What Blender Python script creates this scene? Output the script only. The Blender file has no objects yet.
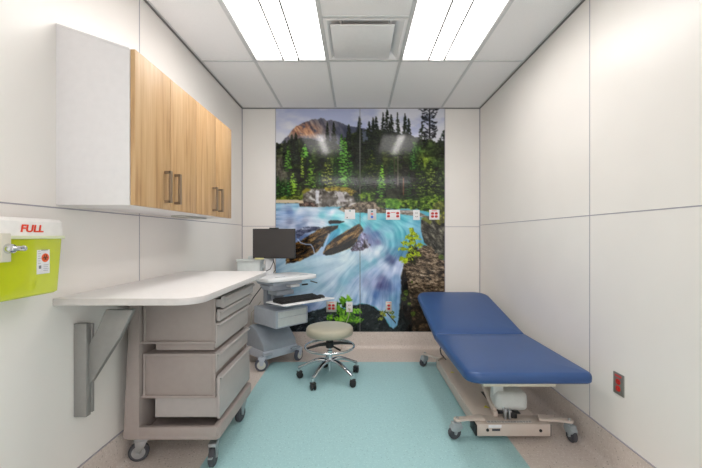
LAMP, LAMPC, LIN, WORLD, EXPO = 5.0, 23.0, 36.0, 2.05, 0.0
import bpy, bmesh, math, random
import numpy as np
from mathutils import Vector, Matrix
PI = math.pi
scn = bpy.context.scene
COL = scn.collection
random.seed(4)
# ---------------------------------------------------------------- room constants (metres)
XL, XR, YB, YF, ZC = -1.307, 1.398, 4.125, -1.60, 2.7275
ZS, ZCOVE = 1.396, .187
# ---------------------------------------------------------------- helpers
def srgb(c):
    c = [v/255 for v in c]
    return tuple([(v/12.92 if v <= .04045 else ((v+.055)/1.055)**2.4) for v in c]+[1.0])
def material(name, col, rough=.5, metal=0.0, spec=.5, **kw):
    m = bpy.data.materials.new(name); m.use_nodes = True
    b = m.node_tree.nodes['Principled BSDF']
    b.inputs['Base Color'].default_value = srgb(col); b.inputs['Roughness'].default_value = rough
    b.inputs['Metallic'].default_value = metal; b.inputs['Specular IOR Level'].default_value = spec
    for k, v in kw.items(): b.inputs[k.replace('_', ' ')].default_value = v
    return m
def speckle(m, col, scale=40, detail=2, amt=.06, rough_amt=0.0, bump=0.0):
    """slight procedural variation of the base colour"""
    nt = m.node_tree; b = nt.nodes['Principled BSDF']
    tc = nt.nodes.new('ShaderNodeTexCoord'); n = nt.nodes.new('ShaderNodeTexNoise'); n.inputs['Scale'].default_value = scale; n.inputs['Detail'].default_value = detail
    r = nt.nodes.new('ShaderNodeValToRGB'); c = srgb(col)
    r.color_ramp.elements[0].color = tuple(max(0, v*(1-amt)) for v in c[:3])+(1,); r.color_ramp.elements[1].color = tuple(min(1, v*(1+amt)) for v in c[:3])+(1,)
    r.color_ramp.elements[0].position = .3; r.color_ramp.elements[1].position = .7
    nt.links.new(tc.outputs['Object'], n.inputs['Vector']); nt.links.new(n.outputs['Fac'], r.inputs['Fac']); nt.links.new(r.outputs['Color'], b.inputs['Base Color'])
    if bump:
        bp = nt.nodes.new('ShaderNodeBump'); bp.inputs['Strength'].default_value = bump; bp.inputs['Distance'].default_value = .002
        nt.links.new(n.outputs['Fac'], bp.inputs['Height']); nt.links.new(bp.outputs['Normal'], b.inputs['Normal'])
    return m
def plain(name, col, rough=.5, metal=0.0, amt=.035, scale=30, bump=0, **kw):
    return speckle(material(name, col, rough, metal, **kw), col, scale, 2, amt, bump=bump)
def floor_mat(name, base, dark, light, patch):
    m = material(name, base, .42); nt = m.node_tree; N = nt.nodes; L = nt.links; b = N['Principled BSDF']
    tc = N.new('ShaderNodeTexCoord')
    def flecks(scale, thr, seed, prev, col):
        mp = N.new('ShaderNodeMapping'); mp.inputs['Location'].default_value = (seed, seed*1.7, 0); L.new(tc.outputs['Object'], mp.inputs['Vector'])
        no = N.new('ShaderNodeTexNoise'); no.inputs['Scale'].default_value = scale*1.4; L.new(mp.outputs['Vector'], no.inputs['Vector'])
        ad = N.new('ShaderNodeVectorMath'); ad.operation = 'MULTIPLY_ADD'; ad.inputs[1].default_value = (.35/scale,)*3
        L.new(no.outputs['Color'], ad.inputs[0]); L.new(mp.outputs['Vector'], ad.inputs[2])
        v = N.new('ShaderNodeTexVoronoi'); v.inputs['Scale'].default_value = scale; L.new(ad.outputs[0], v.inputs['Vector'])
        r = N.new('ShaderNodeMapRange'); r.inputs['From Min'].default_value = thr; r.inputs['From Max'].default_value = thr+.05; r.inputs['To Min'].default_value = 1; r.inputs['To Max'].default_value = 0
        L.new(v.outputs['Distance'], r.inputs['Value'])
        mx = N.new('ShaderNodeMix'); mx.data_type = 'RGBA'; L.new(r.outputs['Result'], mx.inputs['Factor']); L.new(prev, mx.inputs['A']); mx.inputs['B'].default_value = srgb(col)
        return mx.outputs['Result']
    n = N.new('ShaderNodeTexNoise'); n.inputs['Scale'].default_value = 60; n.inputs['Detail'].default_value = 3; L.new(tc.outputs['Object'], n.inputs['Vector'])
    r = N.new('ShaderNodeValToRGB'); r.color_ramp.elements[0].position = .35; r.color_ramp.elements[1].position = .65
    r.color_ramp.elements[0].color = srgb(patch); r.color_ramp.elements[1].color = srgb(base); L.new(n.outputs['Fac'], r.inputs['Fac'])
    c = flecks(70, .20, 3.1, r.outputs['Color'], light); c = flecks(46, .12, 11.3, c, dark)
    L.new(c, b.inputs['Base Color'])
    return m
def wood_mat():
    m = material('oak_laminate', (200, 158, 106), .45); nt = m.node_tree; N = nt.nodes; L = nt.links; b = N['Principled BSDF']
    tc = N.new('ShaderNodeTexCoord'); oi = N.new('ShaderNodeObjectInfo')
    ad = N.new('ShaderNodeVectorMath'); ad.operation = 'ADD'; cx = N.new('ShaderNodeCombineXYZ')
    ml = N.new('ShaderNodeMath'); ml.operation = 'MULTIPLY'; ml.inputs[1].default_value = 7.3; L.new(oi.outputs['Random'], ml.inputs[0]); L.new(ml.outputs[0], cx.inputs['Y'])
    L.new(tc.outputs['Object'], ad.inputs[0]); L.new(cx.outputs[0], ad.inputs[1])
    def nz(scale, sx, det, dis):
        mp = N.new('ShaderNodeMapping'); mp.inputs['Scale'].default_value = sx; L.new(ad.outputs[0], mp.inputs['Vector'])
        n = N.new('ShaderNodeTexNoise'); n.inputs['Scale'].default_value = scale; n.inputs['Detail'].default_value = det; n.inputs['Distortion'].default_value = dis; L.new(mp.outputs['Vector'], n.inputs['Vector']); return n.outputs['Fac']
    a = nz(9, (1, 1, .13), 5, 1.2); c = nz(60, (1, 1, .05), 3, .3)
    mx = N.new('ShaderNodeMath'); mx.operation = 'MULTIPLY_ADD'; mx.inputs[1].default_value = .45; L.new(c, mx.inputs[0])
    m2 = N.new('ShaderNodeMath'); m2.operation = 'MULTIPLY'; m2.inputs[1].default_value = .6; L.new(a, m2.inputs[0]); L.new(m2.outputs[0], mx.inputs[2])
    r = N.new('ShaderNodeValToRGB'); cr = r.color_ramp; cr.elements[0].position = .36; cr.elements[0].color = srgb((170, 128, 86)); cr.elements[1].position = .70; cr.elements[1].color = srgb((216, 181, 136))
    e = cr.elements.new(.50); e.color = srgb((200, 160, 114)); L.new(mx.outputs[0], r.inputs['Fac']); L.new(r.outputs['Color'], b.inputs['Base Color'])
    return m
def emit(name, col, s):
    m = bpy.data.materials.new(name); m.use_nodes = True; nt = m.node_tree; nt.nodes.remove(nt.nodes['Principled BSDF'])
    e = nt.nodes.new('ShaderNodeEmission'); e.inputs['Color'].default_value = srgb(col); e.inputs['Strength'].default_value = s
    nt.links.new(e.outputs[0], nt.nodes['Material Output'].inputs['Surface']); return m
class MB:
    def __init__(s): s.bm = bmesh.new()
    def _bev(s, faces, bev, seg=2):
        if bev > 0:
            ed = list({e for f in faces for e in f.edges})
            bmesh.ops.bevel(s.bm, geom=ed, offset=bev, segments=seg, affect='EDGES', profile=.5, clamp_overlap=True)
    def box(s, x0, x1, y0, y1, z0, z1, bev=0, mat=None, seg=2, mi=0):
        b = bmesh.new(); vs = [b.verts.new(p) for p in ((x0,y0,z0),(x1,y0,z0),(x1,y1,z0),(x0,y1,z0),(x0,y0,z1),(x1,y0,z1),(x1,y1,z1),(x0,y1,z1))]
        for f in ((0,3,2,1),(4,5,6,7),(0,1,5,4),(1,2,6,5),(2,3,7,6),(3,0,4,7)): b.faces.new([vs[i] for i in f])
        s._merge(b, bev, mat, seg, mi); return s
    def _merge(s, b, bev=0, mat=None, seg=2, mi=0):
        bmesh.ops.recalc_face_normals(b, faces=b.faces)
        if bev > 0:
            ed = [e for e in b.edges if len(e.link_faces) == 2 and e.calc_face_angle(0) > .5]
            bmesh.ops.bevel(b, geom=ed, offset=bev, segments=seg, affect='EDGES', profile=.5, clamp_overlap=True)
        if mat is not None: b.transform(mat)
        mp = {}
        for v in b.verts: mp[v] = s.bm.verts.new(v.co)
        for f in b.faces:
            try: nf = s.bm.faces.new([mp[v] for v in f.verts]); nf.material_index = mi
            except ValueError: pass
        b.free()
    def cyl(s, p0, p1, r0, r1=None, seg=24, cap=True, bev=0, mi=0):
        r1 = r0 if r1 is None else r1; p0 = Vector(p0); p1 = Vector(p1); d = p1-p0; q = d.to_track_quat('Z', 'Y').to_matrix().to_4x4()
        b = bmesh.new(); bmesh.ops.create_cone(b, cap_ends=cap, segments=seg, radius1=r0, radius2=r1, depth=d.length)
        s._merge(b, bev, Matrix.Translation((p0+p1)/2) @ q, 2, mi); return s
    def sphere(s, c, r, sc=(1,1,1), seg=16):
        b = bmesh.new(); bmesh.ops.create_uvsphere(b, u_segments=seg, v_segments=seg//2, radius=r)
        s._merge(b, 0, Matrix.Translation(c) @ Matrix.Diagonal((*sc, 1))); return s
    def lathe(s, prof, c=(0,0,0), seg=48, axis=None):
        b = bmesh.new(); rings = []
        for r, z in prof: rings.append([b.verts.new((r*math.cos(2*PI*k/seg), r*math.sin(2*PI*k/seg), z)) for k in range(seg)])
        for a, c2 in zip(rings[:-1], rings[1:]):
            for k in range(seg): b.faces.new((a[k], a[(k+1) % seg], c2[(k+1) % seg], c2[k]))
        for rg in (rings[0], rings[-1]):
            if (rg[0].co.xy.length) > 1e-4: b.faces.new(rg)
        bmesh.ops.remove_doubles(b, verts=b.verts, dist=1e-6)
        m = Matrix.Translation(c)
        if axis is not None: m = m @ Vector(axis).to_track_quat('Z', 'Y').to_matrix().to_4x4()
        s._merge(b, 0, m); return s
    def tube(s, pts, r, seg=10, closed=False, rf=None):
        P = [Vector(p) for p in pts]; n = len(P); rings = []; up = None; b = bmesh.new()
        for i in range(n):
            t = (P[(i+1) % n]-P[i-1]) if closed else (P[min(i+1, n-1)]-P[max(i-1, 0)]); t.normalize()
            if up is None: up = t.orthogonal().normalized()
            up = (up-t*up.dot(t)).normalized(); sd = t.cross(up); rr = rf(i/(n-1)) if rf else r
            rings.append([b.verts.new(P[i]+(up*math.cos(2*PI*k/seg)+sd*math.sin(2*PI*k/seg))*rr) for k in range(seg)])
        m = n if closed else n-1
        for i in range(m):
            a, c = rings[i], rings[(i+1) % n]
            if closed and i == n-1:
                sh = min(range(seg), key=lambda k: (c[k].co-a[0].co).length); c = c[sh:]+c[:sh]
            for k in range(seg): b.faces.new((a[k], a[(k+1) % seg], c[(k+1) % seg], c[k]))
        if not closed: b.faces.new(rings[0]); b.faces.new(rings[-1])
        s._merge(b); return s
    def prism(s, poly, axis, a, b_, bev=0, mat=None, seg=2, mi=0):
        f = {'x': lambda p, t: (t, p[0], p[1]), 'y': lambda p, t: (p[0], t, p[1]), 'z': lambda p, t: (p[0], p[1], t)}[axis]
        b = bmesh.new(); A = [b.verts.new(f(p, a)) for p in poly]; B = [b.verts.new(f(p, b_)) for p in poly]; n = len(poly)
        b.faces.new(A); b.faces.new(B)
        for i in range(n): b.faces.new((A[i], A[(i+1) % n], B[(i+1) % n], B[i]))
        s._merge(b, bev, mat, seg, mi); return s
    def build(s, name, mat, parent=None, loc=None, ang=35):
        me = bpy.data.meshes.new(name); bmesh.ops.recalc_face_normals(s.bm, faces=s.bm.faces); s.bm.to_mesh(me); s.bm.free()
        for m in (mat if isinstance(mat, (list, tuple)) else [mat]): me.materials.append(m)
        for p in me.polygons: p.use_smooth = True
        me.set_sharp_from_angle(angle=math.radians(ang))
        o = bpy.data.objects.new(name, me); COL.objects.link(o)
        if parent: o.parent = parent
        if loc: o.location = loc
        return o
def rrect(x0, x1, y0, y1, r, n=6, rs=None):
    rs = rs or (r, r, r, r); P = []
    for (cx, cy, a0), rr in zip(((x1, y1, 0), (x0, y1, 90), (x0, y0, 180), (x1, y0, 270)), rs):
        sx = -1 if cx == x1 else 1; sy = -1 if cy == y1 else 1
        if rr <= 0: P.append((cx, cy)); continue
        for k in range(n+1):
            a = math.radians(a0+90*k/n); P.append((cx+sx*rr+rr*math.cos(a), cy+sy*rr+rr*math.sin(a)))
    return P
def empty(name, label, cat, loc=(0,0,0), rz=0, group=None):
    o = bpy.data.objects.new(name, None); COL.objects.link(o); o.location = loc; o.rotation_euler = (0,0,rz); o.empty_display_size = .1
    return tag(o, label, cat, group)
def tag(o, label, cat, group=None):
    o['label'] = label; o['category'] = cat
    if group: o['group'] = group
    return o
def struct(o): o['kind'] = 'structure'; return o
def text_mesh(name, body, size, mat, parent, M, depth=.0006, shear=0, bold=0, align='CENTER', scale_x=1):
    cu = bpy.data.curves.new(name, 'FONT'); cu.body = body; cu.size = size; cu.extrude = depth; cu.shear = shear; cu.offset = bold; cu.align_x = align; cu.align_y = 'CENTER'
    t = bpy.data.objects.new('tmp_text', cu); COL.objects.link(t); bpy.context.view_layer.update()
    me = bpy.data.meshes.new_from_object(t.evaluated_get(bpy.context.evaluated_depsgraph_get())); bpy.data.objects.remove(t)
    me.transform(M @ Matrix.Diagonal((scale_x, 1, 1, 1))); me.name = name; me.materials.clear(); me.materials.append(mat)
    o = bpy.data.objects.new(name, me); COL.objects.link(o); o.parent = parent; return o
# ---------------------------------------------------------------- materials
M_wall = plain('white_wall_panel', (241, 236, 231), .33, amt=.012, scale=3)
M_ceil = plain('ceiling_tile', (250, 246, 245), .9, amt=.05, scale=260, bump=.15)
M_tbar = plain('tbar', (216, 215, 214), .5)
M_joint = plain('joint_grey', (168, 163, 172), .5)
M_dark = plain('reveal_dark', (120, 118, 116), .6)
M_beige = floor_mat('beige_floor', (221, 209, 201), (160, 146, 137), (234, 225, 218), (213, 200, 191))
M_teal = floor_mat('teal_floor', (173, 213, 216), (138, 180, 186), (190, 225, 227), (166, 207, 211))
M_oak = wood_mat()
M_white = plain('white_laminate', (240, 237, 236), .4, amt=.015)
M_side = plain('cabinet_grey_white', (234, 230, 230), .4, amt=.015)
M_bronze = plain('bronze_handle', (142, 122, 100), .45, .3)
M_grey = plain('bracket_grey', (150, 148, 145), .45, .3)
M_taupe = plain('cart_taupe', (165, 153, 148), .5, amt=.02)
M_taupe2 = plain('cart_drawer_grey', (178, 170, 167), .48, amt=.02)
M_rub = plain('rubber', (70, 70, 76), .6)
M_blk = plain('black_plastic', (30, 30, 31), .45)
M_zinc = plain('zinc', (170, 172, 174), .35, .8)
M_chrome = plain('chrome', (215, 217, 220), .12, 1.0, amt=.01)
M_vinyl = plain('stool_vinyl', (176, 171, 152), .42, amt=.02)
M_blue = plain('blue_vinyl', (44, 78, 130), .36, amt=.03, scale=6)
M_tbeige = plain('table_beige', (204, 190, 180), .45, amt=.02)
M_cream = plain('cream_frame', (214, 206, 190), .5)
M_motor = plain('motor_grey', (208, 210, 208), .45)
M_fork = plain('fork_grey', (158, 166, 170), .45)
M_wow = plain('workstation_white', (240, 241, 243), .4, amt=.01)
M_wowg = plain('workstation_bluegrey', (190, 197, 208), .45)
M_wowd = plain('workstation_midgrey', (160, 168, 178), .45)
M_drw = plain('workstation_drawer', (222, 227, 226), .45)
M_screen = plain('dark_screen', (62, 58, 57), .35, amt=.01)
M_steel = plain('steel_plate', (196, 194, 186), .35, .6)
M_plate = plain('white_plate', (232, 230, 232), .4)
M_red = plain('red_receptacle', (196, 36, 28), .4)
M_redtxt = plain('red_print', (214, 84, 80), .5)
M_bluebtn = plain('blue_button', (64, 120, 214), .4)
M_pink = plain('red_cross', (232, 100, 96), .4)
M_yel = plain('yellow_sticker', (222, 212, 50), .5)
M_lid = plain('clear_lid', (244, 240, 236), .35)
M_sharps = plain('lime_plastic', (226, 236, 10), .35, amt=.02, **{'Alpha': .64})
M_shin = plain('lime_contents', (104, 122, 20), .4)
M_redp = plain('full_red', (228, 62, 24), .5)
M_orange = plain('orange_disc', (238, 98, 40), .5)
M_ink = plain('print_grey', (120, 118, 120), .6)
M_cordw = plain('cord_beige', (190, 180, 160), .5)
M_cordb = plain('cord_black', (48, 46, 48), .5)
M_brown = plain('brown_card', (120, 88, 66), .7)
M_lamp = emit('troffer_side_lens', (255, 252, 249), LAMP)
M_lampc = emit('troffer_centre_lens', (255, 251, 247), LAMPC)
M_linear = emit('linear_lens', (255, 252, 255), LIN)

# ---------------------------------------------------------------- mural picture (a landscape print), painted procedurally
MS = 2                                   # samples per unit
MX0, MX1, MY0, MY1 = 276.0, 444.6, 108.0, 333.0
def paint_mural():
    W = int((MX1-MX0)*MS)+1; H = int((MY1-MY0)*MS)+1
    X, Y = np.meshgrid(np.linspace(MX0, MX1, W), np.linspace(MY0, MY1, H))
    def vnoise(x, y, seed):
        rs = np.random.RandomState(seed); T = rs.rand(256, 256)
        xi = np.floor(x).astype(int); yi = np.floor(y).astype(int); fx = x-xi; fy = y-yi
        fx = fx*fx*(3-2*fx); fy = fy*fy*(3-2*fy)
        a = T[yi % 256, xi % 256]; b = T[yi % 256, (xi+1) % 256]; c = T[(yi+1) % 256, xi % 256]; d = T[(yi+1) % 256, (xi+1) % 256]
        return (a*(1-fx)+b*fx)*(1-fy)+(c*(1-fx)+d*fx)*fy
    def fbm(sx, sy, seed, octv=4, rot=0.0, gain=.55):
        c, s = np.cos(rot), np.sin(rot); x = (X*c+Y*s); y = (-X*s+Y*c); r = 0; a = 1; t = 0
        for k in range(octv):
            r = r+a*vnoise(x/sx*2**k+17.3*k, y/sy*2**k+9.1*k, seed+k); t += a; a *= gain
        return r/t
    def inside(pts, x, y):
        m = np.zeros(x.shape, bool); n = len(pts); j = n-1
        for i in range(n):
            xi, yi = pts[i]; xj, yj = pts[j]
            if yi != yj:
                m ^= ((yi > y) != (yj > y)) & (x < (xj-xi)*(y-yi)/(yj-yi)+xi)
            j = i
        return m
    def blur(m, n=1):
        for _ in range(n):
            p = np.pad(m, [(1, 1), (1, 1)]+[(0, 0)]*(m.ndim-2), 'edge')
            m = (p[1:-1, 1:-1]*4+p[:-2, 1:-1]*2+p[2:, 1:-1]*2+p[1:-1, :-2]*2+p[1:-1, 2:]*2+p[:-2, :-2]+p[:-2, 2:]+p[2:, :-2]+p[2:, 2:])/16
        return m
    def poly(pts, amp=1.0, sc=4.0, seed=1, soft=1):
        nx = (fbm(sc, sc, seed)-.5)*2*amp; ny = (fbm(sc, sc, seed+50)-.5)*2*amp
        return blur(inside(pts, X+nx, Y+ny).astype(float), soft)
    img = np.zeros((H, W, 3))
    def lay(m, col):
        nonlocal img
        col = np.asarray(col, float)
        img = img*(1-m[..., None])+col*m[..., None]
    def mix(a, b, t): return np.asarray(a, float)*(1-t[..., None])+np.asarray(b, float)*t[..., None]
    def ramp(t, stops):
        t = np.clip(t, 0, 1); out = np.zeros(t.shape+(3,)); ps = [s[0] for s in stops]
        for k in range(3): out[..., k] = np.interp(t, ps, [s[1][k] for s in stops])
        return out
    def st(v, a, b): return np.clip((v-a)/(b-a), 0, 1)
    def idw(pts, p=2.6, eps=6.0):
        num = 0; den = 0
        for q in pts:
            w = 1/((X-q[0])**2+(Y-q[1])**2+eps)**(p/2); num = num+w[..., None]*np.array(q[2], float); den = den+w
        return num/den[..., None]
    # sky
    sky = mix((158, 165, 200), (172, 178, 212), st(Y, 108, 145))
    cl = fbm(26, 12, 5)
    cm = st(cl+st(X, 340, 400)*.25+st(Y, 108, 135)*.10, .50, .78)
    sky = mix(sky, (204, 203, 214), cm*.9)
    puff = np.exp(-((X-278)/12)**2-((Y-139)/8)**2)+np.exp(-((X-291)/6)**2-((Y-127)/3)**2)*.8
    sky = mix(sky, (206, 206, 216), np.clip(puff*1.3*(.6+.8*fbm(6, 4, 9)), 0, 1)*.9)
    lay(np.ones_like(X), sky)
    # mountain
    mt = poly([(270, 150), (279, 146), (284, 140), (289, 135), (293, 129), (297, 126), (304, 123), (311, 120), (315, 118.5), (318, 120), (320.5, 118), (325, 119), (327, 120.5), (332, 120), (339, 122), (346, 125), (353, 127), (360, 128), (372, 129), (372, 170), (270, 170)], 1.0, 3, 11)
    rk = fbm(7, 5, 21, 5, .8); st2 = fbm(2.5, 9, 23, 4, -.5)
    mcol = ramp(rk*.5+st2*.5, [(0.2, (52, 54, 68)), (.45, (88, 88, 102)), (.62, (120, 116, 124)), (.85, (160, 152, 152))])
    org = np.exp(-((X-303)/15)**2-((Y-130-(X-303)*.06)/7.5)**2)
    oc = ramp(st2*.6+rk*.4, [(.25, (88, 66, 64)), (.45, (150, 106, 88)), (.62, (198, 146, 112)), (.8, (222, 178, 140))])
    mcol = mix(mcol, oc, np.clip(org*1.5*st(rk, .3, .5), 0, 1))
    mcol = mix(mcol, np.array((66, 72, 96.))*np.ones_like(mcol), st(X, 326, 345)*.6)
    lay(mt, mcol)
    # right-hand forested slope and base of the forest
    lay(poly([(352, 134), (365, 130), (380, 131), (398, 133), (418, 138), (430, 139), (446, 144), (446, 210), (270, 210), (270, 147), (282, 143), (300, 139), (330, 142), (344, 146)], 3.5, 5, 31),
        ramp(fbm(3, 4, 33, 4), [(.25, (24, 28, 20)), (.5, (44, 52, 34)), (.75, (78, 88, 52))]))
    lay(poly([(360, 131), (372, 131), (371, 141), (362, 142)], .8, 3, 41)*.8, (92, 98, 122))
    lay(poly([(426, 134), (440, 136), (436, 142), (424, 141)], .8, 3, 42)*.0, (92, 98, 122))
    # forest: large bright and dark masses
    base = idw([(280, 165, (58, 60, 40)), (284, 172, (80, 78, 62)), (295, 160, (52, 62, 30)), (300, 175, (34, 38, 24)), (310, 160, (62, 82, 34)), (322, 165, (32, 36, 24)), (333, 160, (66, 84, 34)),
                (330, 178, (72, 92, 38)), (345, 168, (46, 84, 34)), (355, 160, (30, 34, 24)), (365, 158, (58, 62, 34)), (372, 170, (66, 84, 32)), (385, 160, (64, 72, 34)), (395, 165, (44, 60, 28)), (405, 170, (58, 54, 46)), (412, 175, (36, 44, 30)),
                (424, 162, (104, 122, 38)), (428, 172, (96, 112, 40)), (436, 165, (58, 80, 38)), (440, 180, (80, 96, 50)), (430, 190, (56, 78, 36)), (412, 192, (30, 48, 24)), (400, 190, (34, 38, 26)), (392, 182, (44, 40, 32)),
                (440, 195, (66, 78, 48)), (365, 185, (30, 46, 24)), (356, 190, (38, 56, 30)), (300, 190, (34, 46, 22)), (280, 190, (44, 76, 30)), (415, 150, (52, 82, 34)), (430, 148, (56, 70, 34)), (440, 152, (50, 56, 36)), (395, 153, (66, 84, 34)), (345, 150, (40, 40, 30)), (320, 150, (52, 66, 34)), (290, 150, (62, 74, 34))])
    det = fbm(2.2, 2.4, 51, 3, 0, .7); det2 = fbm(5, 8, 53, 3); hz = fbm(4.5, 1.5, 57, 3)
    tex = np.clip((det*.45+hz*.35+det2*.35-.33)*2.6+.2, .05, 2.1)
    fm = poly([(270, 150), (285, 148), (300, 143), (330, 146), (350, 146), (360, 144), (384, 140), (412, 139), (446, 146), (446, 212), (270, 212)], 4, 5, 55)
    lay(fm, np.clip(base*tex[..., None]*1.05, 0, 255))
    # conifers
    def conifer(cx, top, bot, hw, dark, light, seed, bright=.5, tier=3.0, sparse=0.0, lean=0.0):
        t = st(Y, top, bot); n1 = vnoise(X/1.1+seed, Y/1.1, seed); n2 = vnoise(X/2.6, Y/1.3+seed, seed+3)
        saw = ((Y-top)/tier+.35*np.sign(X-cx)*0.5+vnoise(Y*0+seed, Y/7, seed+5)*.8) % 1.0
        w = 1.3*hw*(t**.62)*(.72+.45*saw)*(.72+.6*n2)
        d = np.abs(X-cx-lean*(Y-top))
        m = ((d < w) | (d < .45)) & (Y > top) & (Y < bot)
        if sparse: m &= (n1 > sparse) | (d < .55)
        m = blur(m.astype(float))
        l = np.clip((n1*.6+n2*.5+saw*.35-.55-.25*d/(w+.3))*1.8+bright-.3, 0, 1)
        lay(m, mix(dark, light, l))
    DK = (22, 28, 20); SL = (34, 38, 34)
    for cx, tp, bt, hw, sd, sp in ((359.5, 116, 170, 4.2, 1, .25), (349, 124, 175, 4.6, 2, .15), (334, 121, 150, 2.6, 3, .3), (327.5, 121, 150, 2.2, 4, .35), (373, 117, 165, 4, 5, .2), (376, 116, 165, 5, 6, .25), (369, 121, 160, 4.5, 7, .3),
                                   (383, 112, 150, 3, 8, .35), (387, 109, 150, 4.5, 9, .3), (391, 114, 152, 4.5, 10, .35), (397.5, 112, 150, 3, 11, .55), (399, 126, 150, 2.5, 12, .4), (405, 113, 148, 3.2, 13, .22), (408.5, 118, 148, 3.6, 14, .3),
                                   (422, 121, 145, 4, 15, .5), (444, 130, 147, 4.5, 16, .35), (292, 134, 160, 3, 17, .2), (296, 132, 165, 3.5, 18, .15), (285, 140, 170, 3, 19, .2), (309, 140, 170, 3, 20, .2)):
        conifer(cx, tp, bt, hw, DK if bt > 148 and tp > 118 else SL, (58, 66, 50), 100+sd, .45, 2.6, sp)
    # the tall bare-branched pine
    for k in range(60):
        rs = np.random.RandomState(700+k); y0 = 109+rs.rand()*30; sg = 1 if rs.rand() > .45 else -1; L = (2.5+6.5*rs.rand())*(1.0 if y0 > 112 else 1.3)
        x0 = 429.5; u = (X-x0)*sg; m = (u > 0) & (u < L) & (np.abs(Y-(y0-.12*u+.9*np.sin(u*.9+k))) < .28+.95*vnoise(X/1.2, Y/1.2, 800+k)*st(u, L*.25, L*.75))
        lay(blur(m.astype(float))*.92, (46, 48, 52))
    lay(blur(((np.abs(X-429.6-(Y-125)*.01) < .6+(Y > 118)*.25) & (Y > 108) & (Y < 139)).astype(float)), (42, 42, 46))
    for cx, tp, bt, hw, lt, sd, br in ((345, 137, 187, 7.0, (104, 168, 56), 30, .55), (341.8, 134, 160, 3.2, (92, 160, 50), 31, .7), (293.2, 173, 195, 3.9, (132, 178, 46), 32, .75), (310.7, 158, 190, 5.0, (112, 150, 46), 33, .5),
                                       (328, 157, 188, 6.6, (140, 150, 56), 34, .5), (382, 163, 187, 3.0, (130, 190, 50), 35, .75), (380, 175, 203, 6, (92, 150, 40), 36, .55), (302.5, 150, 178, 1.6, (150, 180, 50), 37, .6),
                                       (283, 178, 196, 3, (74, 122, 52), 38, .5), (278.5, 176, 196, 3, (66, 112, 48), 39, .5), (288, 180, 197, 2.6, (70, 132, 52), 40, .5), (300, 184, 197, 3.6, (80, 106, 40), 41, .4), (351, 160, 184, 3.6, (76, 128, 46), 42, .5),
                                       (305, 144, 158, 3.2, (110, 180, 60), 43, .7), (336, 150, 182, 3, (60, 96, 34), 44, .4), (320, 172, 186, 2.6, (60, 110, 40), 45, .5), (365, 172, 198, 4, (54, 84, 36), 46, .35), (372, 150, 178, 5, (92, 104, 44), 47, .4),
                                       (413, 146, 170, 4, (70, 120, 46), 48, .5), (288, 146, 172, 3.4, (96, 150, 46), 49, .55), (391, 160, 190, 4, (56, 84, 38), 50, .4), (409, 172, 200, 4.5, (50, 86, 38), 51, .4), (430, 160, 200, 9, (120, 140, 52), 52, .35), (440, 168, 205, 6, (98, 116, 56), 53, .35), (421, 158, 196, 6, (104, 130, 42), 54, .4)):
        conifer(cx, tp, bt, hw, (24, 38, 20), lt, 200+sd, br, 2.8 if hw < 5 else 3.6, .12)
    for x0, a, b, c in ((397.8, 156, 188, (120, 112, 98)), (403.5, 178, 196, (150, 96, 66)), (302, 166, 178, (120, 126, 92)), (394.5, 158, 176, (84, 70, 58)), (352, 166, 200, (74, 60, 52))):
        lay(blur(((np.abs(X-x0) < .45) & (Y > a) & (Y < b)).astype(float))*.75, c)
    lay(poly([(277, 160), (282, 156), (285, 178), (281, 182), (277, 176)], 1, 3, 60)*.5, ramp(fbm(1.5, 5, 61), [(.3, (70, 66, 54)), (.7, (134, 124, 112))]))
    lay(blur((Y > 205).astype(float)), (92, 160, 180))
    # bank shrubs
    lay(poly([(274, 197), (300, 196), (304, 191), (310, 190), (313, 199), (301, 201), (274, 201)], 1.2, 3, 65), ramp(fbm(2, 1.6, 66), [(.3, (44, 60, 18)), (.7, (120, 138, 40))]))
    lay(poly([(359, 194), (372, 192), (380, 198), (396, 199), (415, 200), (430, 196), (446, 196), (446, 216), (415, 210), (385, 209), (360, 205)], 1.8, 3, 67),
        ramp(fbm(2.6, 2.0, 68), [(.25, (26, 36, 14)), (.5, (62, 92, 22)), (.75, (128, 156, 46))]))
    lay(poly([(385, 199), (395, 199), (402, 204), (398, 209), (386, 208)], 1, 2, 69)*.8, ramp(fbm(2.4, 2.0, 70), [(.3, (70, 120, 20)), (.7, (122, 184, 42))]))
    # far bank rocks
    rockc = ramp(fbm(3.2, 3, 71, 5, .6), [(.25, (64, 58, 52)), (.5, (116, 110, 104)), (.75, (182, 178, 176))])
    lay(poly([(299, 203), (303, 199), (303.5, 192), (307, 190), (314, 189), (321, 189), (332, 190), (343, 190), (352, 193), (356, 203), (350, 207), (320, 208), (300, 207)], .9, 3, 72), rockc)
    lay(poly([(316, 191), (319, 191), (319, 204), (316, 204)], .6, 2, 73)*.7, (204, 206, 220))
    lay(poly([(337, 192), (342, 192), (346, 202), (339, 203)], .8, 2, 74)*.6, (206, 200, 206))
    lay(poly([(323, 192), (333, 193), (334, 205), (322, 206)], 1, 2, 75)*.6, (76, 70, 62))
    lay(poly([(302, 192), (306, 188.5), (312, 190), (304, 194)], .6, 2, 76), (128, 122, 34))
    lay(poly([(324, 188), (337, 187), (350, 188), (357, 192), (352, 196), (346, 192), (336, 191), (327, 192)], 1, 2, 77), ramp(fbm(2, 2, 78), [(.3, (84, 72, 28)), (.5, (138, 118, 44)), (.75, (170, 160, 50))]))
    lay(poly([(298, 204), (304, 201.5), (314, 203.5), (318, 207.5), (299, 207)], .5, 2, 79), ramp(fbm(2, 2, 80), [(.3, (56, 44, 42)), (.7, (128, 104, 92))]))
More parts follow.
